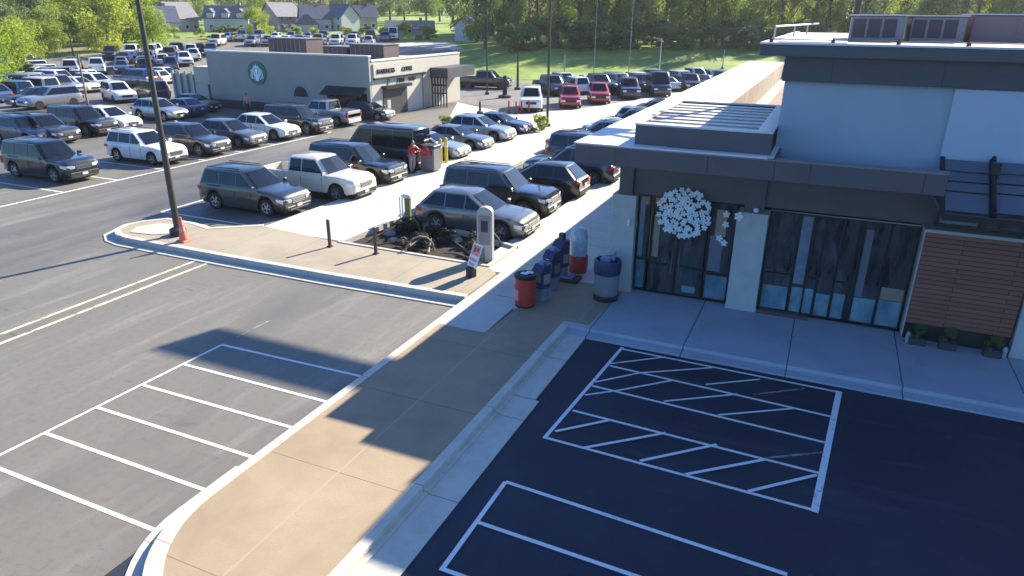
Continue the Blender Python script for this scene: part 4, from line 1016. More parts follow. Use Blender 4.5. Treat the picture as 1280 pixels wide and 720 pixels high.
text('DRIVE', .46, (CX + .03, CY + 4.0, 2.62), (R_(90), 0, R_(90)), M['frame'], parent=shop)
text('THRU', .46, (CX + .03, CY + 5.8, 2.62), (R_(90), 0, R_(90)), M['frame'], parent=shop)
mb = MB(); mb.lathe([(0, -.0), (.2, .0), (.2, .04), (0, .04)], (0, 0, 0), 20); q = mb.build('round_badge', M['green_logo']); q.parent = shop; q.rotation_euler = (0, R_(90), 0); q.location = (.02, 2.7, 2.8)

# ------------------------------------------------------------------ trees
def crown_mesh(seed, W, H, n, leaf, kind='round'):
    r = random.Random(seed); mb = MB(); clumps = []
    for i in range(26 if kind != 'shrub' else 12):
        th = r.uniform(0, 2 * math.pi); h = r.random()
        prof = {'round': math.sin(math.pi * (.12 + .80 * h)) ** .7, 'tall': (1 - h) ** .45 * (.55 + .5 * r.random()), 'shrub': math.sqrt(max(0, 1 - h * h))}[kind]
        rr = W / 2 * prof * r.uniform(.35, .92)
        clumps.append((Vector((rr * math.cos(th), rr * math.sin(th), H * (.06 + .86 * h))), W * r.uniform(.11, .22)))
    for i in range(n):
        c, cr = clumps[r.randrange(len(clumps))]
        d = Vector((r.gauss(0, 1), r.gauss(0, 1), r.gauss(0, .75))).normalized() * cr * (r.random() ** .33) * (1.25 if r.random() < .12 else 1)
        p = c + d
        if p.z < 0: p.z = r.uniform(0, .3)
        nv = (d.normalized() + Vector((r.gauss(0, .5), r.gauss(0, .5), r.gauss(0, .5)))).normalized()
        u = nv.orthogonal().normalized(); w = nv.cross(u); a = r.uniform(0, 6.28); u2 = u * math.cos(a) + w * math.sin(a); w2 = nv.cross(u2)
        s = leaf * r.uniform(.6, 1.3)
        mb.add([p - u2 * s, p - w2 * s * .6, p + u2 * s, p + w2 * s * .6], [(0, 1, 2, 3)])
    return mb
CROWNS = {}
for k_, (W_, H_, n_, l_, kd) in {'round': (1, 1, 7500, .019, 'round'), 'tall': (1, 1, 7000, .018, 'tall'), 'shrub': (1, 1, 1500, .045, 'shrub'), 'bare': (1, 1, 1100, .020, 'round')}.items():
    CROWNS[k_] = [crown_mesh(sd_, W_, H_, n_, l_, kd).mesh('crown', M['leaf_mid']) for sd_ in (1, 2, 3, 4)]
def trunk_mesh(seed):
    r = random.Random(seed); mb = MB()
    mb.tube((0, 0, 0), (.01, .01, .45), .028, .02, 8); mb.tube((.01, .01, .44), (0, .02, .92), .02, .006, 8)
    for i in range(9):
        z = .3 + .06 * i; a = r.uniform(0, 6.28); L = .34 * (1 - i * .06)
        mb.tube((.01, .01, z), (L * math.cos(a), L * math.sin(a), z + .18), .010, .003, 6)
    return mb.mesh('trunk', M['bark'], 60)
TR = [trunk_mesh(s_) for s_ in (1, 2, 3)]
def tree(name, u, D, H, W, shape, leafm, label, group, clear=.12, cat='tree', rg=random.Random(11)):
    p = FH * D + RH * (D * (u - 640) / FPX); z = terr(p.x, p.y) - .05
    t = thing(name, label, cat, (p.x, p.y, z), rg.uniform(0, 6.28), group)
    cm = rg.choice(CROWNS[shape])
    c = bpy.data.objects.new('crown', cm); COL.objects.link(c); c.parent = t; c.location = (0, 0, H * clear); c.scale = (W, W, H * (1 - clear))
    c.material_slots[0].link = 'OBJECT'; c.material_slots[0].material = M[leafm]
    tr = bpy.data.objects.new('trunk', rg.choice(TR)); COL.objects.link(tr); tr.parent = t; tr.scale = (H * .8, H * .8, H * .95)
    return t
rg = random.Random(21)
# bright trees at the left edge
bl = [(-28, 88, 10, 9, 'a tall bright tree cut by the left edge'), (6, 82, 7.5, 7, 'bright green tree at the left edge above the slanted row'), (34, 90, 7, 6.5, 'rounded bright tree beside the slanted row of cars'), (58, 104, 6.5, 6, 'small bright tree in front of the dark conifer'), (82, 118, 5, 5.5, 'low bright bush-like tree right of the slanted row'),
      (2, 70, 3.6, 5, 'low light-green bush below the left trees'), (132, 138, 8, 9, 'broad bright tree casting dark shade on the far grass'), (158, 142, 7, 7, 'bright tree just left of the lamp pole top')]
for u, D, H, W, lb in bl: tree('tree', u, D, H, W, 'round', 'leaf_bright', lb, 'bright trees at the left', .04)
tree('conifer', 78, 130, 13, 7, 'tall', 'leaf_dark', 'dark conifer standing between the bright left trees', None, .04)
# mixed wood behind everything
k = 0
lab = {'leaf_bright': 'light green', 'leaf_mid': 'mid green', 'leaf_dark': 'dark green', 'leaf_bare': 'thin-leaved pale'}
def wood(u0, u1, du, D0, D1, H0, H1, wts, shapes, where, group, wf=(.45, .65), clear=(.05, .2)):
    u = u0; c = 0
    while u < u1:
        lm = rg.choice(wts); sh = rg.choice(shapes); D = rg.uniform(D0, D1); H = rg.uniform(H0, H1)
        if lm == 'leaf_bare': sh = 'bare'
        tree('tree', u, D, H, H * rg.uniform(*wf), sh, lm, '%s tree, %s from the left %s' % (lab[lm], ordn(c) if c < 59 else 'last', where), group, rg.uniform(*clear), rg=rg)
        u += du * rg.uniform(.7, 1.3); c += 1
wood(-50, 215, 17, 118, 150, 7, 11, ['leaf_bright', 'leaf_bright', 'leaf_mid', 'leaf_dark'], ['round'], 'in the belt behind the slanted row', 'tree belt behind the slanted row', (.75, 1.0), (0, .06))
wood(-60, 570, 22, 215, 245, 13, 18, ['leaf_bright', 'leaf_mid', 'leaf_mid', 'leaf_bare', 'leaf_dark'], ['round', 'tall'], 'in the wood behind the houses', 'trees behind the houses')
wood(-60, 600, 24, 290, 320, 18, 24, ['leaf_mid', 'leaf_dark', 'leaf_bright'], ['round'], 'in the farthest wood on the left', 'farthest trees on the left', (.6, .8), (0, .05))
wood(-50, 205, 26, 160, 185, 10, 14, ['leaf_bright', 'leaf_mid', 'leaf_mid', 'leaf_dark'], ['round', 'tall'], 'beyond the far left lawn', 'trees beyond the far left lawn')
wood(606, 1330, 22, 121, 130, 12, 17, ['leaf_mid', 'leaf_mid', 'leaf_bare', 'leaf_dark', 'leaf_mid'], ['tall', 'round'], 'along the top of the grass bank', 'trees along the top of the grass bank', (.35, .5), (.15, .3))
wood(596, 1340, 26, 138, 148, 14, 18, ['leaf_mid', 'leaf_dark', 'leaf_dark'], ['round'], 'in the second line above the bank', 'second line of trees above the bank', (.5, .7), (0, .1))
wood(586, 1340, 34, 165, 180, 18, 22, ['leaf_dark', 'leaf_mid'], ['round'], 'in the last line above the bank', 'last line of trees above the bank', (.7, .9), (0, .05))
def shrubs(u0, u1, du, D0, D1, H0, H1, lm, where, group):
    u = u0; c = 0
    while u < u1:
        H = rg.uniform(H0, H1); tree('shrub', u, rg.uniform(D0, D1), H, H * rg.uniform(1.3, 2), 'shrub', lm, '%s shrub, %s from the left %s' % (lab[lm], ordn(c), where), group, 0, 'shrub', rg=rg)
        u += du * rg.uniform(.7, 1.3); c += 1
shrubs(634, 1000, 17, 117, 121, 3, 4.6, 'leaf_dark', 'under the trees on the bank', 'shrubs under the trees on the bank')
shrubs(195, 560, 30, 146, 160, 1.5, 3.2, 'leaf_bright', 'in front of the far houses', 'shrubs in front of the far houses')
tree('hedge', 300, 150, 2.6, 8, 'shrub', 'leaf_dark', 'long dark hedge under the blue-roofed house', None, 0, 'hedge'); tree('hedge', 320, 150, 2.4, 8, 'shrub', 'leaf_dark', 'dark hedge beside the bright tree at the far houses', None, 0, 'hedge')
tree('tree', 338, 146, 6, 5.5, 'round', 'leaf_bright', 'bright yellow-green tree right of the blue-roofed house', None, .05)
tree('tree', 634, 124, 4.5, 5, 'round', 'leaf_mid', 'rounded tree at the left end of the grass bank', None, .05)
for i, (u, v) in enumerate(((672, 166), (590, 158), (556, 160))):
    p = at(u, v); D = D_(p); tree('shrub', u, D, 1.0 if i else 1.4, 1.8, 'shrub', 'leaf_mid', ('green shrub at the foot of the central lamp pole', 'small shrub at the silver crossover nose', 'small shrub by the coffee shop porch')[i], None, 0, 'shrub')

# ------------------------------------------------------------------ houses
def house(u, D, w, d, h, rh, rot, roofm, wallm, label, dormers=0, wing=0):
    p = FH * D + RH * (D * (u - 640) / FPX); z = terr(p.x, p.y)
    base = math.atan2(RH.y, RH.x)
    t = thing('house', label, 'house', (p.x, p.y, z - .3), base + R_(rot), 'houses beyond the far lot', .74)
    m_ = MB(); m_.box(-w / 2, w / 2, -d / 2, d / 2, -1, h)
    m_.add([(-w / 2, -d / 2, h), (-w / 2, d / 2, h), (-w / 2, 0, h + rh - .1)], [(0, 2, 1)]); m_.add([(w / 2, -d / 2, h), (w / 2, d / 2, h), (w / 2, 0, h + rh - .1)], [(0, 1, 2)])
    m_.build('wall', M[wallm], t)
    r = MB(); e = .5
    for sg in (-1, 1):
        r.slab([(-w / 2 - e, sg * (d / 2 + e), h - .25), (w / 2 + e, sg * (d / 2 + e), h - .25), (w / 2 + e, 0, h + rh), (-w / 2 - e, 0, h + rh)][::(1 if sg < 0 else -1)], (0, sg * .3, 1), .18)
    ro = r.build('roof', M[roofm], t)
    ch = MB(); ch.box(w * .2, w * .2 + .9, .2, 1.0, h + rh * .4, h + rh + 1.0); ch.build('chimney', M['tan_wall'], ro)
    for k in range(dormers):
        x = -w / 2 + w * (k + .5) / dormers
        g = MB(); g.box(x - 1.1, x + 1.1, -d / 2 - .3, -d / 4, h - .4, h + rh * .45)
        g.add([(x - 1.35, -d / 2 - .5, h + rh * .42), (x + 1.35, -d / 2 - .5, h + rh * .42), (x, -d / 2 - .5, h + rh * .8), (x - 1.35, 0, h + rh * .42), (x + 1.35, 0, h + rh * .42), (x, 0, h + rh * .8)], [(0, 1, 2), (1, 4, 5, 2), (0, 2, 5, 3)], 1)
        g.build('dormer', [M['house_wall'], M[roofm]], t)
    if wing:
        g = MB(); g.box(-w / 2 - 2, -w / 2 + 4, -d / 2 - 4, -d / 2, -1, h * .6); g.add([(-w / 2 - 2.4, -d / 2 - 4.4, h * .55), (-w / 2 + 4.4, -d / 2 - 4.4, h * .55), (-w / 2 + 1, -d / 2 - 4.4, h * .6 + 3), (-w / 2 - 2.4, -d / 2 + 3, h * .55), (-w / 2 + 4.4, -d / 2 + 3, h * .55), (-w / 2 + 1, -d / 2 + 3, h * .6 + 3)], [(0, 1, 2), (1, 4, 5, 2), (0, 2, 5, 3)], 1)
        g.build('garage_wing', [M[wallm], M[roofm]], t)
    for k in range(3):
        for zf_ in ((.9,) if h < 4.5 else (.9, 3.5)):
            x = -w / 2 + w * (k + .5) / 3
            wd = MB(); wd.box(x - .65, x + .65, -d / 2 - .06, -d / 2 - .002, zf_, zf_ + 1.3); wf = wd.build('window', M['white'], t)
            gl = MB(); gl.box(x - .52, x + .52, -d / 2 - .08, -d / 2 - .062, zf_ + .12, zf_ + 1.18); gl.build('pane', M['glass'], wf)
    return t
house(222, 172, 11, 9, 3.2, 4.6, 35, 'house_roof', 'house_wall', 'dark-roofed house at the left end of the far houses, with garage wing', 0, 1)
house(246, 178, 9, 9, 4, 4.8, 60, 'house_roof_b', 'house_wall_b', 'brown-grey gabled house between two dark-roofed ones')
house(308, 180, 14, 9, 4.2, 3.6, 4, 'house_roof', 'house_wall', 'house with blue roof and three pale dormers', 3)
house(368, 186, 10, 9, 4.5, 4.2, 55, 'house_roof_b', 'house_wall_b', 'tan-grey house partly behind bright trees')
house(407, 184, 9, 8, 4, 4, 25, 'house_roof', 'house_wall', 'blue-roofed house right of the tan-grey one', 0, 1)
house(438, 186, 9, 8, 4.6, 3.8, -35, 'house_roof', 'house_wall', 'house with a pale gable facing right')
house(464, 192, 8, 8, 4.2, 3.6, 20, 'house_roof', 'house_wall_b', 'small grey house behind thin trees')
house(518, 168, 14, 7, 2.2, 2.2, 4, 'house_roof_b', 'house_wall_b', 'long low building right of the white van')
house(590, 150, 6, 7, 4.2, 2.6, 60, 'house_roof', 'house_wall', 'dark-roofed house standing alone above the far exit road')

# ------------------------------------------------------------------ things by the entrance
def lab_(name, label, cat, px, py, group=None, z=SW, rz=0):
    p = at(px, py, z); return thing(name, label, cat, (p.x, p.y, z), rz, group)
t = lab_('barrel', 'orange-red barrel with a dark lid, first in the line along the walk edge', 'barrel', 656, 381)
mb = MB(); mb.lathe([(0, 0), (.26, 0), (.285, .06), (.31, .3), (.32, .62), (.30, .86), (.31, .9)], n=28); mb.lathe([(.325, .60), (.335, .63), (.325, .66)], n=28); mb.build('drum', M['orange'], t, 40)
mb = MB(); mb.lathe([(.27, 0), (.29, .0), (.29, .05), (.27, .05)], n=28); mb.build('base_ring', M['black'], t, 40)
mb = MB(); mb.lathe([(.315, .88), (.33, .9), (.33, .97), (.28, 1.0), (.2, .99), (.18, .93), (0, .93)], n=28); ld = mb.build('lid', M['black'], t, 40)
mb = MB(); mb.box(-.12, .1, -.1, .06, 1.0, 1.012); mb.box(-.02, .2, .05, .2, .995, 1.005); mb.build('paper', M['white'], ld)
mb = MB(); mb.add([(.325 * math.cos(a), .325 * math.sin(a), z) for z in (.22, .55) for a in [math.pi * 1.2 + .14 * i for i in range(6)]], [(i, i + 1, i + 7, i + 6) for i in range(5)]); mb.build('sticker', M['pink'], t)
def newsbox(px, py, h, label, wfr, tall):
    t = lab_('news_box', label, 'news box', px, py, 'navy news boxes beside the orange barrel', rz=R_(-20)); t.scale = (.84, .84, 1)
    mb = MB(); mb.bbox(-.20, .20, -.22, .22, .0, .10, .01); mb.bbox(-.16, .16, -.18, .18, .10, .42, .01); mb.build('pedestal', M['blue_grey'], t)
    mb = MB(); mb.bbox(-.25, .25, -.26, .24, .42, h - .2, .03); mb.add([(-.25, -.26, h - .2), (.25, -.26, h - .2), (.25, .24, h - .2), (-.25, .24, h - .2), (-.23, -.08, h), (.23, -.08, h), (.23, .22, h), (-.23, .22, h)], [(0, 1, 5, 4), (1, 2, 6, 5), (2, 3, 7, 6), (3, 0, 4, 7), (4, 5, 6, 7)]); mb.build('cabinet', M['navy'], t, 20)
    mb = MB(); mb.box(-.2, .2, -.275, -.262, .62, h - .3); mb.build('display_window', M['blue_grey'], t)
    mb = MB(); mb.box(-.19, .19, -.24, -.222, .04, .40); mb.box(.203, .215, -.2, .2, .04, .42); mb.box(.252, .262, -.15, .16, .55, .85, 1); mb.box(-.18, .18, -.285, -.277, .68, .92, 1); mb.build('notice', [M['film_pale'], M['wood'] if wfr else M['tan_wall']], t)
    mb = MB(); mb.tube((-.1, -.27, h - .24), (.1, -.27, h - .24), .015); mb.build('handle', M['chrome'], t)
    mb = MB(); mb.bbox(-.12, .12, -.05, .15, h, h + .1 + tall, .03); mb.build('coin_unit', M['navy'] if tall else M['blue_grey'], t)
    return t
newsbox(676, 374, 1.12, 'navy news box directly behind the orange-red barrel', False, 0)
newsbox(689, 360, 1.25, 'navy news box in the middle of the line with a tan notice', True, .0)
newsbox(700, 347, 1.30, 'farthest navy news box with a knob-like top', False, .12)
t = lab_('drum_dispenser', 'orange drum with a tall clear hood and white label, behind the navy boxes', 'dispenser', 722, 339)
mb = MB(); mb.lathe([(0, 0), (.28, 0), (.31, .04), (.33, .3), (.33, .56), (.30, .60)], n=28); mb.build('drum', M['orange'], t, 40)
mb = MB(); mb.lathe([(.29, .6), (.29, 1.25), (.26, 1.42), (.16, 1.52), (0, 1.55)], n=28); mb.build('hood', M['clear_plastic'], t, 40)
mb = MB(); mb.add([(.30 * math.cos(a), .30 * math.sin(a), z) for z in (1.12, 1.32) for a in [math.pi * 1.32 + .12 * i for i in range(6)]], [(i, i + 1, i + 7, i + 6) for i in range(5)]); mb.build('label_plate', M['white'], t)
t = lab_('rubber_mat', 'low dark rubber mat block standing empty between the orange drum and the navy boxes', 'rubber mat', 706, 349)
mb = MB(); mb.bbox(-.5, .5, -.3, .3, 0, .1, .03); mb.build('slab', M['trim'], t); mb = MB(); mb.bbox(-.3, .3, -.18, .18, .1, .15, .02); mb.tube((.1, 0, .15), (.1, 0, .24), .03); mb.build('socket', M['blue_grey'], t)
t = lab_('litter_bin', 'grey round litter bin with a navy lined top against the entrance pillar', 'litter bin', 757, 373)
mb = MB(); mb.lathe([(0, 0), (.36, 0), (.38, .05), (.38, .16), (.36, .18)], n=32); mb.build('base', M['trim'], t, 40)
mb = MB(); mb.lathe([(.36, .18), (.375, .22), (.375, .78), (.36, .82), (.30, .82)], n=32); mb.build('drum', M['bin_grey'], t, 40)
mb = MB(); mb.lathe([(.33, .80), (.40, .84), (.415, 1.0), (.41, 1.22), (.39, 1.26), (.34, 1.26), (.33, 1.1), (0, 1.1)], n=16); mb.build('liner_collar', M['navy'], t, 40)
mb = MB(); mb.bbox(-.2, .12, -.14, .1, 1.1, 1.34, .02); mb.tube((.12, .1, 1.1), (.2, .12, 1.5), .02); mb.lathe([(0, 1.3), (.06, 1.3), (.07, 1.45), (0, 1.45)], (.2, -.1, 0), 10); mb.build('litter', M['blue_grey'], t)

# white flower wreath hung on the entrance glass
wc = onY(856, 265, 20.1)
wr_ = thing('flower_wreath', 'large white cluster of paper flowers hung over the entrance doors', 'wreath', (wc.x, 20.12, wc.z))
r5 = random.Random(5)
def flower(mb, c, r, tilt):
    for k in range(5):
        a = 2 * math.pi * k / 5 + tilt
        u = Vector((math.cos(a), -.25, math.sin(a))); w = Vector((-math.sin(a), 0, math.cos(a)))
        mb.add([c, c + u * r * .62 + w * r * .38, c + u * r + Vector((0, .02, 0)), c + u * r * .62 - w * r * .38, c + u * r * .55 + Vector((0, -.05, 0))], [(0, 3, 4), (4, 3, 2), (0, 4, 1), (4, 2, 1)])
        mb.add([c, c + u * r * .62 + w * r * .38, c + u * r, c + u * r * .62 - w * r * .38], [(0, 1, 2, 3)])
pts = []
while len(pts) < 84:
    a = r5.uniform(0, 6.28); q = .74 * math.sqrt(r5.random()); p = (q * math.cos(a) * 1.02, q * math.sin(a) * .95)
    if all(math.hypot(p[0] - b[0], p[1] - b[1]) > .118 for b in pts) or r5.random() < .02: pts.append(p)
for p in pts:
    mb = MB(); flower(mb, Vector((0, 0, 0)), r5.uniform(.080, .115), r5.uniform(0, 1.2))
    o = mb.build('flower', M['teal_white'], wr_); o.location = (p[0], -r5.uniform(0, .14) - .26 * (1 - math.hypot(*p)), p[1]); 
mb = MB()
for p in pts[::2]: mb.tube((p[0] * .2, .1, p[1] * .2), (p[0], 0, p[1]), .008, n=5)
mb.lathe([(.45, .1), (.47, .1), (.47, .12), (.45, .12)], n=24, axis='Y'); mb.build('wire_frame', M['pole'], wr_)
for i, (px, py) in enumerate(((925, 268), (928, 271))[:1] + ((908, 268), (907, 281), (899, 298), (905, 304))):
    c = onY(px, py, 20.2); mb = MB(); flower(mb, Vector((0, 0, 0)), .11 if i else .14, i * .4); o = mb.build('paper_flower', M['teal_white'], None, None, (c.x, 19.97 if i == 0 else 20.22, c.z))
    tag(o, ['white paper flower stuck at the top of the middle pillar', 'upper white paper flower on the glass right of the doors', 'second white paper flower down on the glass right of the doors', 'lowest left white paper flower on the side glass', 'lowest white paper flower on the side glass, right of its neighbour'][i], 'flower', 'single white paper flowers near the entrance')
# dark planters at the foot of the brown panel
for i, x in enumerate((3.05, 3.75, 4.75)):
    t = thing('planter', ['leftmost dark shrub planter below the brown panel', 'middle dark shrub planter below the brown panel', 'rightmost dark shrub planter next to the pale pillar'][i], 'planter', (x, 19.62, SW), 0, 'planters below the brown panel')
    mb = MB(); mb.bbox(-.2, .2, -.13, .13, 0, .2, .02); mb.build('trough', M['soffit'], t)
    c = bpy.data.objects.new('foliage', CROWNS['shrub'][i % 3]); COL.objects.link(c); c.parent = t; c.location = (0, 0, .15); c.scale = (.5, .3, .42); c.material_slots[0].link = 'OBJECT'; c.material_slots[0].material = M['leaf_dark']
for i, x in enumerate((2.83, 5.0)):
    mb = MB(); mb.lathe([(0, 0), (.05, 0), (.065, .2), (.04, .3), (0, .32)], n=14); tag(mb.build('ground_light', M['pole_grey'], None, 40, (x, 19.6, SW)), ['small pale ground light at the left end of the planters', 'small pale ground light at the right end of the planters'][i], 'light', 'ground lights by the planters')

# ------------------------------------------------------------------ things around the pit
for i, (px, py, h, lb) in enumerate(((412.5, 308, 1.02, 'thin dark post standing alone on the tan cross walk'), (470, 317, .98, 'dark square post at the front edge of the planting pit'))):
    t = lab_('bollard', lb, 'bollard', px, py, 'dark posts on the cross walk', ZC)
    mb = MB(); mb.bbox(-.05, .05, -.05, .05, 0, h, .012); mb.build('post', M['pole'], t); mb = MB(); mb.box(-.09, .09, -.09, .09, 0, .02); mb.build('base_plate', M['trim'], t)
t = lab_('service_pillar', 'tall grey rounded-top service pillar at the right end of the planting pit', 'pillar', 607, 330, z=.05, rz=R_(12))
mb = MB(); n = 10
pr = [(-.27, 0), (.27, 0), (.27, 1.85)] + [(.27 * math.cos(math.pi * k / n), 1.85 + .22 * math.sin(math.pi * k / n)) for k in range(1, n)] + [(-.27, 1.85)]
mb.add([(x, -.13, z) for x, z in pr] + [(x, .13, z) for x, z in pr], [tuple(range(len(pr))), tuple(range(2 * len(pr) - 1, len(pr) - 1, -1))] + [(i, (i + len(pr)) , ((i + 1) % len(pr)) + len(pr), (i + 1) % len(pr)) for i in range(len(pr))]); mb.build('shell', M['pole_grey'], t)
mb = MB(); mb.box(-.2, .2, -.145, -.132, .75, 1.78); mb.box(-.12, .12, -.15, -.146, 1.2, 1.6, 1); mb.build('front_panel', [M['metal_unit'], M['trim']], t)
mb = MB(); mb.bbox(-.285, .0, -.15, .15, 0, .62, .01); mb.build('lower_cover', M['wood'], t)
t = lab_('warning_sign', 'small tilted pink and white sign on a dark block in front of the grey pillar', 'sign', 589, 345, z=ZC, rz=R_(-15))
mb = MB(); mb.bbox(-.15, .15, -.12, .12, 0, .32, .03); mb.lathe([(0, 0), (.07, 0), (.05, .06), (0, .06)], (0, -.12, 0), 10); mb.build('weight_block', M['trim'], t)
mt = Matrix.Translation((.02, 0, .32)) @ Matrix.Rotation(R_(-16), 4, 'X') @ Matrix.Rotation(R_(9), 4, 'Y')
mb = MB(); mb.bbox(-.2, .2, -.015, .015, 0, .78, .01, 0, mt); mb.build('board', M['white'], t)
mb = MB(); mb.box(-.17, .17, -.019, -.016, .40, .74, 0, mt); mb.box(-.14, .10, -.019, -.016, .06, .14, 0, mt); mb.box(-.16, .14, -.019, -.016, .2, .3, 0, mt); mb.build('markings', M['pink'], t)
mb = MB(); mb.box(-.09, -.01, -.022, -.0195, .5, .68, 0, mt); mb.box(.03, .12, -.022, -.0195, .55, .66, 0, mt); mb.build('symbols', M['red'], t)
t = lab_('standpipe', 'olive post with pale standpipes at the left corner of the planting pit', 'standpipe', 511, 281, z=.05)
mb = MB(); mb.bbox(-.12, .12, -.1, .1, 0, 1.15, .03); mb.build('post', M['dry_grass'], t); mb = MB(); mb.bbox(-.16, .16, -.13, .13, 1.15, 1.3, .03); mb.build('cap', M['coping'], t)
for x in (-.38, -.26): mb = MB(); mb.tube((x, 0, 0), (x, 0, 1.45 + x), .035); mb.lathe([(0, 0), (.05, 0), (.04, .06), (0, .06)], (x, 0, 1.45 + x), 10); mb.build('pipe', M['white'], t)
r6 = random.Random(9)
def inpit():
    a, b = r6.uniform(.08, .92), r6.uniform(.15, .85)
    p0, p1, p2, p3 = [Vector(pit[i]) for i in (0, 1, 2, 4)]
    lo = p0.lerp(p1, a); hi = p3.lerp(p2, a); return lo.lerp(hi, b)
for i in range(7):
    p = inpit(); mb = MB(); bmv = [(r6.gauss(0, 1), r6.gauss(0, 1), r6.gauss(0, 1)) for _ in range(0)]
    s_ = r6.uniform(.16, .34); mb.lathe([(0, 0), (s_ * r6.uniform(.8, 1), .02), (s_ * r6.uniform(.7, .9), s_ * .45), (s_ * .35, s_ * .7), (0, s_ * .72)], n=7)
    tag(mb.build('rock', M['rock'], None, None, (p.x, p.y, .04)), 'pale rock lying in the dark planting pit', 'rock', 'rocks in the planting pit')
for i in range(3):
    p = inpit(); a = r6.uniform(.6, 1.4); L = r6.uniform(.35, .6); mb = MB(); pv = None
    for k in range(7):
        th = math.pi * k / 6; q = Vector((L * math.cos(th) * math.cos(a), L * math.cos(th) * math.sin(a), .62 * math.sin(th)))
        if pv is not None: mb.tube(pv, q, .035, n=8)
        pv = q
    tag(mb.build('hoop', M['wood'] if i % 2 else M['dry_grass'], None, 60, (p.x, p.y, .05)), 'bent tan hoop standing in the dark planting pit', 'hoop', 'tan hoops in the planting pit')
for i in range(13):
    p = inpit(); t = thing('low_shrub', 'dark scrubby plant in the planting pit', 'shrub', (p.x, p.y, .04), r6.uniform(0, 6), 'scrubby plants in the planting pit')
    c = bpy.data.objects.new('foliage', CROWNS['shrub'][i % 4]); COL.objects.link(c); c.parent = t; c.scale = (r6.uniform(.7, 1.3), r6.uniform(.6, 1.1), r6.uniform(.35, .6)); c.material_slots[0].link = 'OBJECT'; c.material_slots[0].material = M['leaf_dry']
p = at(540, 285, .05); mb = MB(); mb.bbox(-.35, .35, -.2, .2, 0, .55, .06, 0, Matrix.Rotation(R_(25), 4, 'Z')); tag(mb.build('stone_block', M['wood'], None, None, (p.x, p.y, .05)), 'brown stone block in the middle of the planting pit', 'block')
for i in range(9):
    p = inpit(); a = r6.uniform(0, 3.1); L = r6.uniform(.4, .8); mb = MB(); mb.tube((-L * math.cos(a), -L * math.sin(a), .05), (L * math.cos(a), L * math.sin(a), r6.uniform(.1, .4)), .045, .02, 8); mb.tube((0, 0, .12), (L * .4 * math.sin(a), -L * .4 * math.cos(a), .42), .025, .01, 6)
    tag(mb.build('dead_branch', M['wood'] if i % 3 else M['bark'], None, 60, (p.x, p.y, .05)), 'dead branch lying across the dark planting pit', 'branch', 'dead branches in the planting pit')
t = lab_('traffic_cone', 'faded orange-pink traffic cone at the foot of the left lamp pole', 'cone', 230, 301, z=ZC)
mb = MB(); mb.lathe([(.14, .04), (.16, .04), (.035, .92), (0, .92)], n=20); mb.build('cone_body', M['cone'], t, 50); mb = MB(); mb.bbox(-.2, .2, -.2, .2, 0, .045, .02); mb.build('base', M['cone'], t)
mb = MB(); mb.lathe([(.115, .38), (.091, .54)], n=20); mb.lathe([(.082, .62), (.07, .70)], n=20); mb.build('band', M['pink'], t)

# ------------------------------------------------------------------ lamp poles
def lamp(px, py, H, r, m, label, heads=2, z=0, arm=0.9):
    p = att(px, py) if py < 130 else at(px, py, z)
    t = thing('street_lamp', label, 'lamp pole', (p.x, p.y, p.z), 0, 'tall parking lot lamp poles')
    mb = MB(); mb.tube((0, 0, 0), (0, 0, H), r, r * .62, 10); mb.build('pole', M[m], t, 40)
    mb = MB(); mb.lathe([(0, 0), (r * 2.4, 0), (r * 2.4, .22), (r * 1.2, .3), (0, .3)], n=14); mb.build('base', M['trim'], t, 40)
    for k in range(heads):
        sg = 1 if k else -1; mb = MB(); mb.tube((0, 0, H - .1), (sg * arm, 0, H), .04); mb.build('arm', M[m], t)
        mb = MB(); mb.bbox(min(sg * arm, sg * (arm + .8)), max(sg * arm, sg * (arm + .8)), -.2, .2, H - .04, H + .1, .02); h = mb.build('lamp_head', M['trim'], t)
        mb = MB(); mb.box(min(sg * (arm + .1), sg * (arm + .7)), max(sg * (arm + .1), sg * (arm + .7)), -.14, .14, H - .055, H - .042); mb.build('lens', M['lamp'], h)
    return t
lamp(223, 293, 9.3, .125, 'pole', 'thick dark lamp pole on the island left of the cross walk', 2, ZC)
lamp(684, 158, 12.5, .11, 'pole', 'tall dark lamp pole in the middle beyond the middle row', 2)
lamp(647, 112, 4.2, .16, 'pole', 'short thick dark pole above the white SUV with red lower front', 0)
lamp(609, 118, 9.0, .10, 'pole', 'dark lamp pole beside the far exit road', 1)
lamp(785, 104, 12.5, .06, 'metal_unit', 'pale grey lamp pole against the shaded bank', 1)
lamp(742, 96, 12.0, .06, 'metal_unit', 'pale lamp pole against the dark wood, right of the central pole', 1)
lamp(823, 101, 5.2, .10, 'pole_grey', 'short pale pole at the foot of the bank', 1)
lamp(903, 86, 2.6, .08, 'pole_grey', 'thin pale stake on the lit part of the bank', 0)
lamp(705, 100, 3.2, .10, 'pole_grey', 'short pale pole with a small head at the left of the bank', 0)
lamp(112, 141, 4.8, .10, 'wood', 'brown pole standing between the second row and the far row', 0)
lamp(93, 74, 3.4, .16, 'pole', 'dark short pole on the far dry lawn', 0)
lamp(549, 84, 1.6, .14, 'frame', 'small black post on the pale far exit road', 0)
lamp(631, 122, 2.2, .28, 'frame', 'black box-like post left of the white SUV with red front', 0)
lamp(600, 143, 1.1, .12, 'frame', 'small black bollard on the pale paving beyond the sedans', 0)
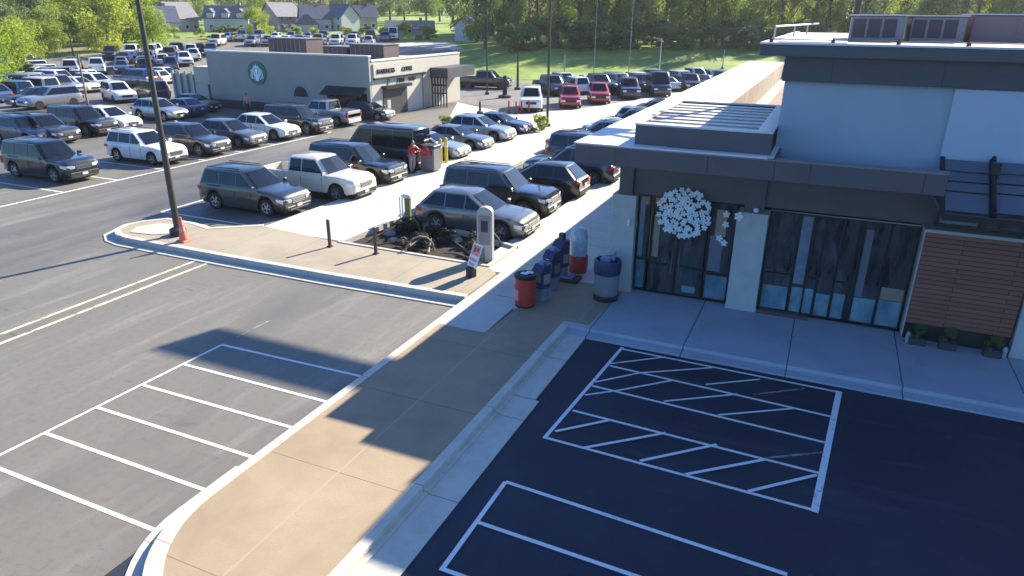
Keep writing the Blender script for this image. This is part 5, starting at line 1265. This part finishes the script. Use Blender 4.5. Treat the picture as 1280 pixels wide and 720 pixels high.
for i, (px, py) in enumerate(((636, 141), (645, 142), (652, 142), (661, 141), (671, 140))):
    p = at(px, py); t = thing('marker_post', 'red marker post, %s from the left in front of the white SUV' % ordn(i), 'post', (p.x, p.y, 0), 0, 'red marker posts')
    mb = MB(); mb.tube((0, 0, 0), (0, 0, 1.05), .09, .07); mb.build('post', M['red'], t); mb = MB(); mb.lathe([(0, 0), (.2, 0), (.16, .08), (0, .1)], n=12); mb.build('foot', M['trim'], t)
# bins, bollards and white frame by the person
t = lab_('waste_container', 'dark grey upright waste container beside the person in red', 'container', 539, 213, z=SW)
mb = MB(); mb.bbox(-.42, .42, -.4, .4, .08, 1.3, .04); mb.build('box', M['metal_unit'], t); mb = MB(); mb.bbox(-.46, .46, -.44, .44, 1.3, 1.42, .04); mb.build('lid', M['trim'], t); mb = MB(); mb.box(-.3, .3, -.415, -.402, .9, 1.15); mb.build('flap', M['trim'], t)
for i, (px, py) in enumerate(((551, 205), (558, 203))):
    t = lab_('yellow_bollard', ['left yellow bollard behind the waste container', 'right yellow bollard behind the waste container'][i], 'bollard', px, py, 'yellow bollards', SW)
    mb = MB(); mb.tube((0, 0, 0), (0, 0, 1.35), .1, n=14); mb.lathe([(.1, 1.35), (.07, 1.42), (0, 1.45)], n=14); mb.build('post', M['yellow'], t, 40); mb = MB(); mb.lathe([(.103, .9), (.103, 1.0)], n=14); mb.build('band', M['white'], t)
t = lab_('pipe_frame', 'white bent pipe frame standing behind the waste container', 'frame', 526, 205, z=SW)
mb = MB(); mb.tube((0, 0, 0), (0, 0, 1.7), .045); mb.tube((0, 0, 1.7), (.5, 0, 1.85), .045); mb.tube((.5, 0, 1.85), (.55, 0, 0), .04); mb.build('frame', M['white'], t)

# ------------------------------------------------------------------ people
def skin_obj(name, verts, edges, radii, m, parent, sub=1, root=0):
    me = bpy.data.meshes.new(name); me.from_pydata(verts, edges, []); me.materials.append(m)
    o = bpy.data.objects.new(name, me); COL.objects.link(o); o.parent = parent
    md = o.modifiers.new('skin', 'SKIN'); md.use_smooth_shade = True
    sv = me.skin_vertices[0].data
    for i, r in enumerate(radii): sv[i].radius = (r if isinstance(r, tuple) else (r, r)); sv[i].use_root = (i == root)
    ss = o.modifiers.new('sub', 'SUBSURF'); ss.levels = sub; ss.render_levels = sub
    return o
def person(label, loc, rz, top, trousers, bag=None, reach=True):
    t = thing('person', label, 'person', loc, rz)
    V, E, Rr = [], [], []
    def add(p, r, frm=None):
        V.append(p); Rr.append(r)
        if frm is not None: E.append((frm, len(V) - 1))
        return len(V) - 1
    pel = add((0, 0, .95), (.15, .11)); wst = add((0, -.02, 1.10), (.13, .10), pel); ch = add((0, -.05, 1.30), (.16, .11), wst); nk = add((0, -.06, 1.48), .055, ch)
    hd1 = add((0, -.09, 1.56), (.075, .09), nk); hd2 = add((0, -.10, 1.66), (.08, .095), hd1); add((0, -.08, 1.74), (.05, .06), hd2); add((0, -.195, 1.60), .014, hd1)
    arms = []
    for sg in (-1, 1):
        sh = add((sg * .19, -.05, 1.42), .055, ch)
        if sg > 0 and reach: el = add((sg * .30, -.22, 1.22), .042, sh); wri = add((sg * .34, -.46, 1.18), .028, el); hp = add((sg * .35, -.54, 1.16), .034, wri); fd = Vector((0, -.05, -.02))
        else: el = add((sg * .26, -.02, 1.14), .042, sh); wri = add((sg * .27, -.12, .90), .028, el); hp = add((sg * .27, -.15, .82), .034, wri); fd = Vector((0, -.01, -.05))
        for k in range(4): 
            b = Vector(V[hp]) + Vector((.016 * (k - 1.5), 0, 0)); a1 = add(tuple(b + fd * (.9 + .1 * (k in (1, 2)))), .009, hp); add(tuple(b + fd * 1.7 + Vector((0, .01, -.01))), .008, a1)
        add(tuple(Vector(V[hp]) + Vector((-sg * .045, -.015, 0))), .010, wri)
        arms.append((sh, el, wri))
        hp_ = add((sg * .095, 0, .88), .085, pel); kn = add((sg * .10, -.04 * sg, .50), .06, hp_); an = add((sg * .11, .05 + .06 * sg, .09), .042, kn); add((sg * .115, -.10 + .06 * sg, .045), .04, an)
    body = skin_obj('body', V, E, Rr, M['skin'], t)
    # clothes as looser skins over the same joints
    tv = [V[pel], V[wst], V[ch], (0, -.055, 1.43)]; te = [(0, 1), (1, 2), (2, 3)]; tr = [(.175, .135), (.165, .13), (.19, .14), (.09, .09)]
    for sh, el, wri in arms:
        n = len(tv); tv += [V[sh], V[el], tuple(Vector(V[el]).lerp(Vector(V[wri]), .6))]; te += [(2, n), (n, n + 1), (n + 1, n + 2)]; tr += [.078, .062, .05]
    skin_obj('shirt', tv, te, tr, M[top], t)
    pv = [V[pel]]; pe = []; pr_ = [(.17, .13)]
    for sg in (-1, 1):
        n = len(pv); pv += [(sg * .095, 0, .86), (sg * .10, -.04 * sg, .50), (sg * .11, .05 + .06 * sg, .12)]; pe += [(0, n), (n, n + 1), (n + 1, n + 2)]; pr_ += [.11, .085, .07]
    skin_obj('trousers', pv, pe, pr_, M[trousers], t)
    skin_obj('hair', [(0, -.05, 1.62), (0, -.06, 1.71), (0, -.10, 1.765)], [(0, 1), (1, 2)], [(.085, .075), (.092, .09), (.06, .07)], M['hair'], t)
    for sg in (-1, 1):
        sh = MB(); sh.bbox(sg * .115 - .05, sg * .115 + .05, -.17 + .06 * sg, .11 + .06 * sg, 0, .09, .03); sh.build('shoe', M['black'], t)
    fc = MB()
    for sg in (-1, 1): fc.lathe([(0, -.008), (.012, 0), (0, .008)], (sg * .032, -.188, 1.645), 8); fc.lathe([(0, -.03), (.015, 0), (0, .03)], (sg * .086, -.09, 1.63), 8)
    fc.box(-.025, .025, -.188, -.183, 1.565, 1.575); fc.build('face', M['hair'], t)
    return t
p = at(516, 216, SW)
person('person in a dark red top reaching out at the rear of the charcoal van', (p.x, p.y, SW), R_(75), 'red', 'denim')
t = thing('red_bag', 'bright red bag held out by the person beside the waste container', 'bag', (p.x + .62, p.y + .38, SW + .92))
mb = MB(); mb.bbox(-.26, .26, -.14, .14, 0, .36, .06); mb.build('pouch', M['red'], t, 30); mb = MB(); mb.tube((-.12, 0, .36), (0, 0, .5), .015); mb.tube((0, 0, .5), (.12, 0, .36), .015); mb.build('strap', M['red'], t)
p = at(311, 143)
person('person with dark hair standing behind the black SUV by the taupe wall', (p.x, p.y, 0), R_(20), 'pink', 'trim', reach=False)

# shadow caster added behind the restaurant to shade the left bays, panel unseen
def shadow_src(x, y, h): k = h / math.tan(sd_el); return (x + k * math.sin(R_(SUN_AZ)), y + k * math.cos(R_(SUN_AZ)))
sd_el = R_(SUN_EL)
HS = 13.0
a = at(200, 424); b = at(474, 470)
sx0, sy0 = shadow_src(-14.9, 12.05, HS); sx1, sy1 = shadow_src(-8.2, 12.05, HS)
t = thing('pole_sign', 'tall pole sign rising behind the restaurant roof, its panel above the picture', 'sign', (.4, sy0 + .3, 0))
mb = MB(); mb.tube((0, 0, 0), (0, 0, HS + 1.0), .13, .11, 14); mb.build('pole', M['pole'], t, 40)
mb = MB(); mb.tube((0, 0, HS), (sx1 - .4, -.3, HS), .12); mb.tube((0, 0, HS + .8), (sx1 - .4, -.3, HS + .3), .10); mb.build('arm', M['pole_grey'], t)
mb = MB(); mb.bbox(sx0 - .4, sx1 - .4, -.45, -.3, HS - .52, HS + .52, .04); pn = mb.build('panel', M['frame'], t)
mb = MB(); mb.box(sx0 - .3, sx1 - .5, -.47, -.452, HS - .45, HS + .45); mb.build('panel_face', M['white'], pn)


# ------------------------------------------------------------------ air
mb = MB(); mb.box(-420, 420, -70, 640, -4, 80)
hz = mb.build('haze', M['white']); hz.data.materials.clear()
hm = bpy.data.materials.new('haze'); hm.use_nodes = True; nt = hm.node_tree; nt.nodes.clear()
pv = nt.nodes.new('ShaderNodeVolumePrincipled'); pv.inputs['Density'].default_value = .0002; pv.inputs['Color'].default_value = (.95, .97, 1, 1); pv.inputs['Anisotropy'].default_value = .3
mo = nt.nodes.new('ShaderNodeOutputMaterial'); nt.links.new(pv.outputs[0], mo.inputs['Volume']); hz.data.materials.append(hm)
tag(hz, 'thin pale daylight haze over the lots and far trees', 'haze', kind='stuff')
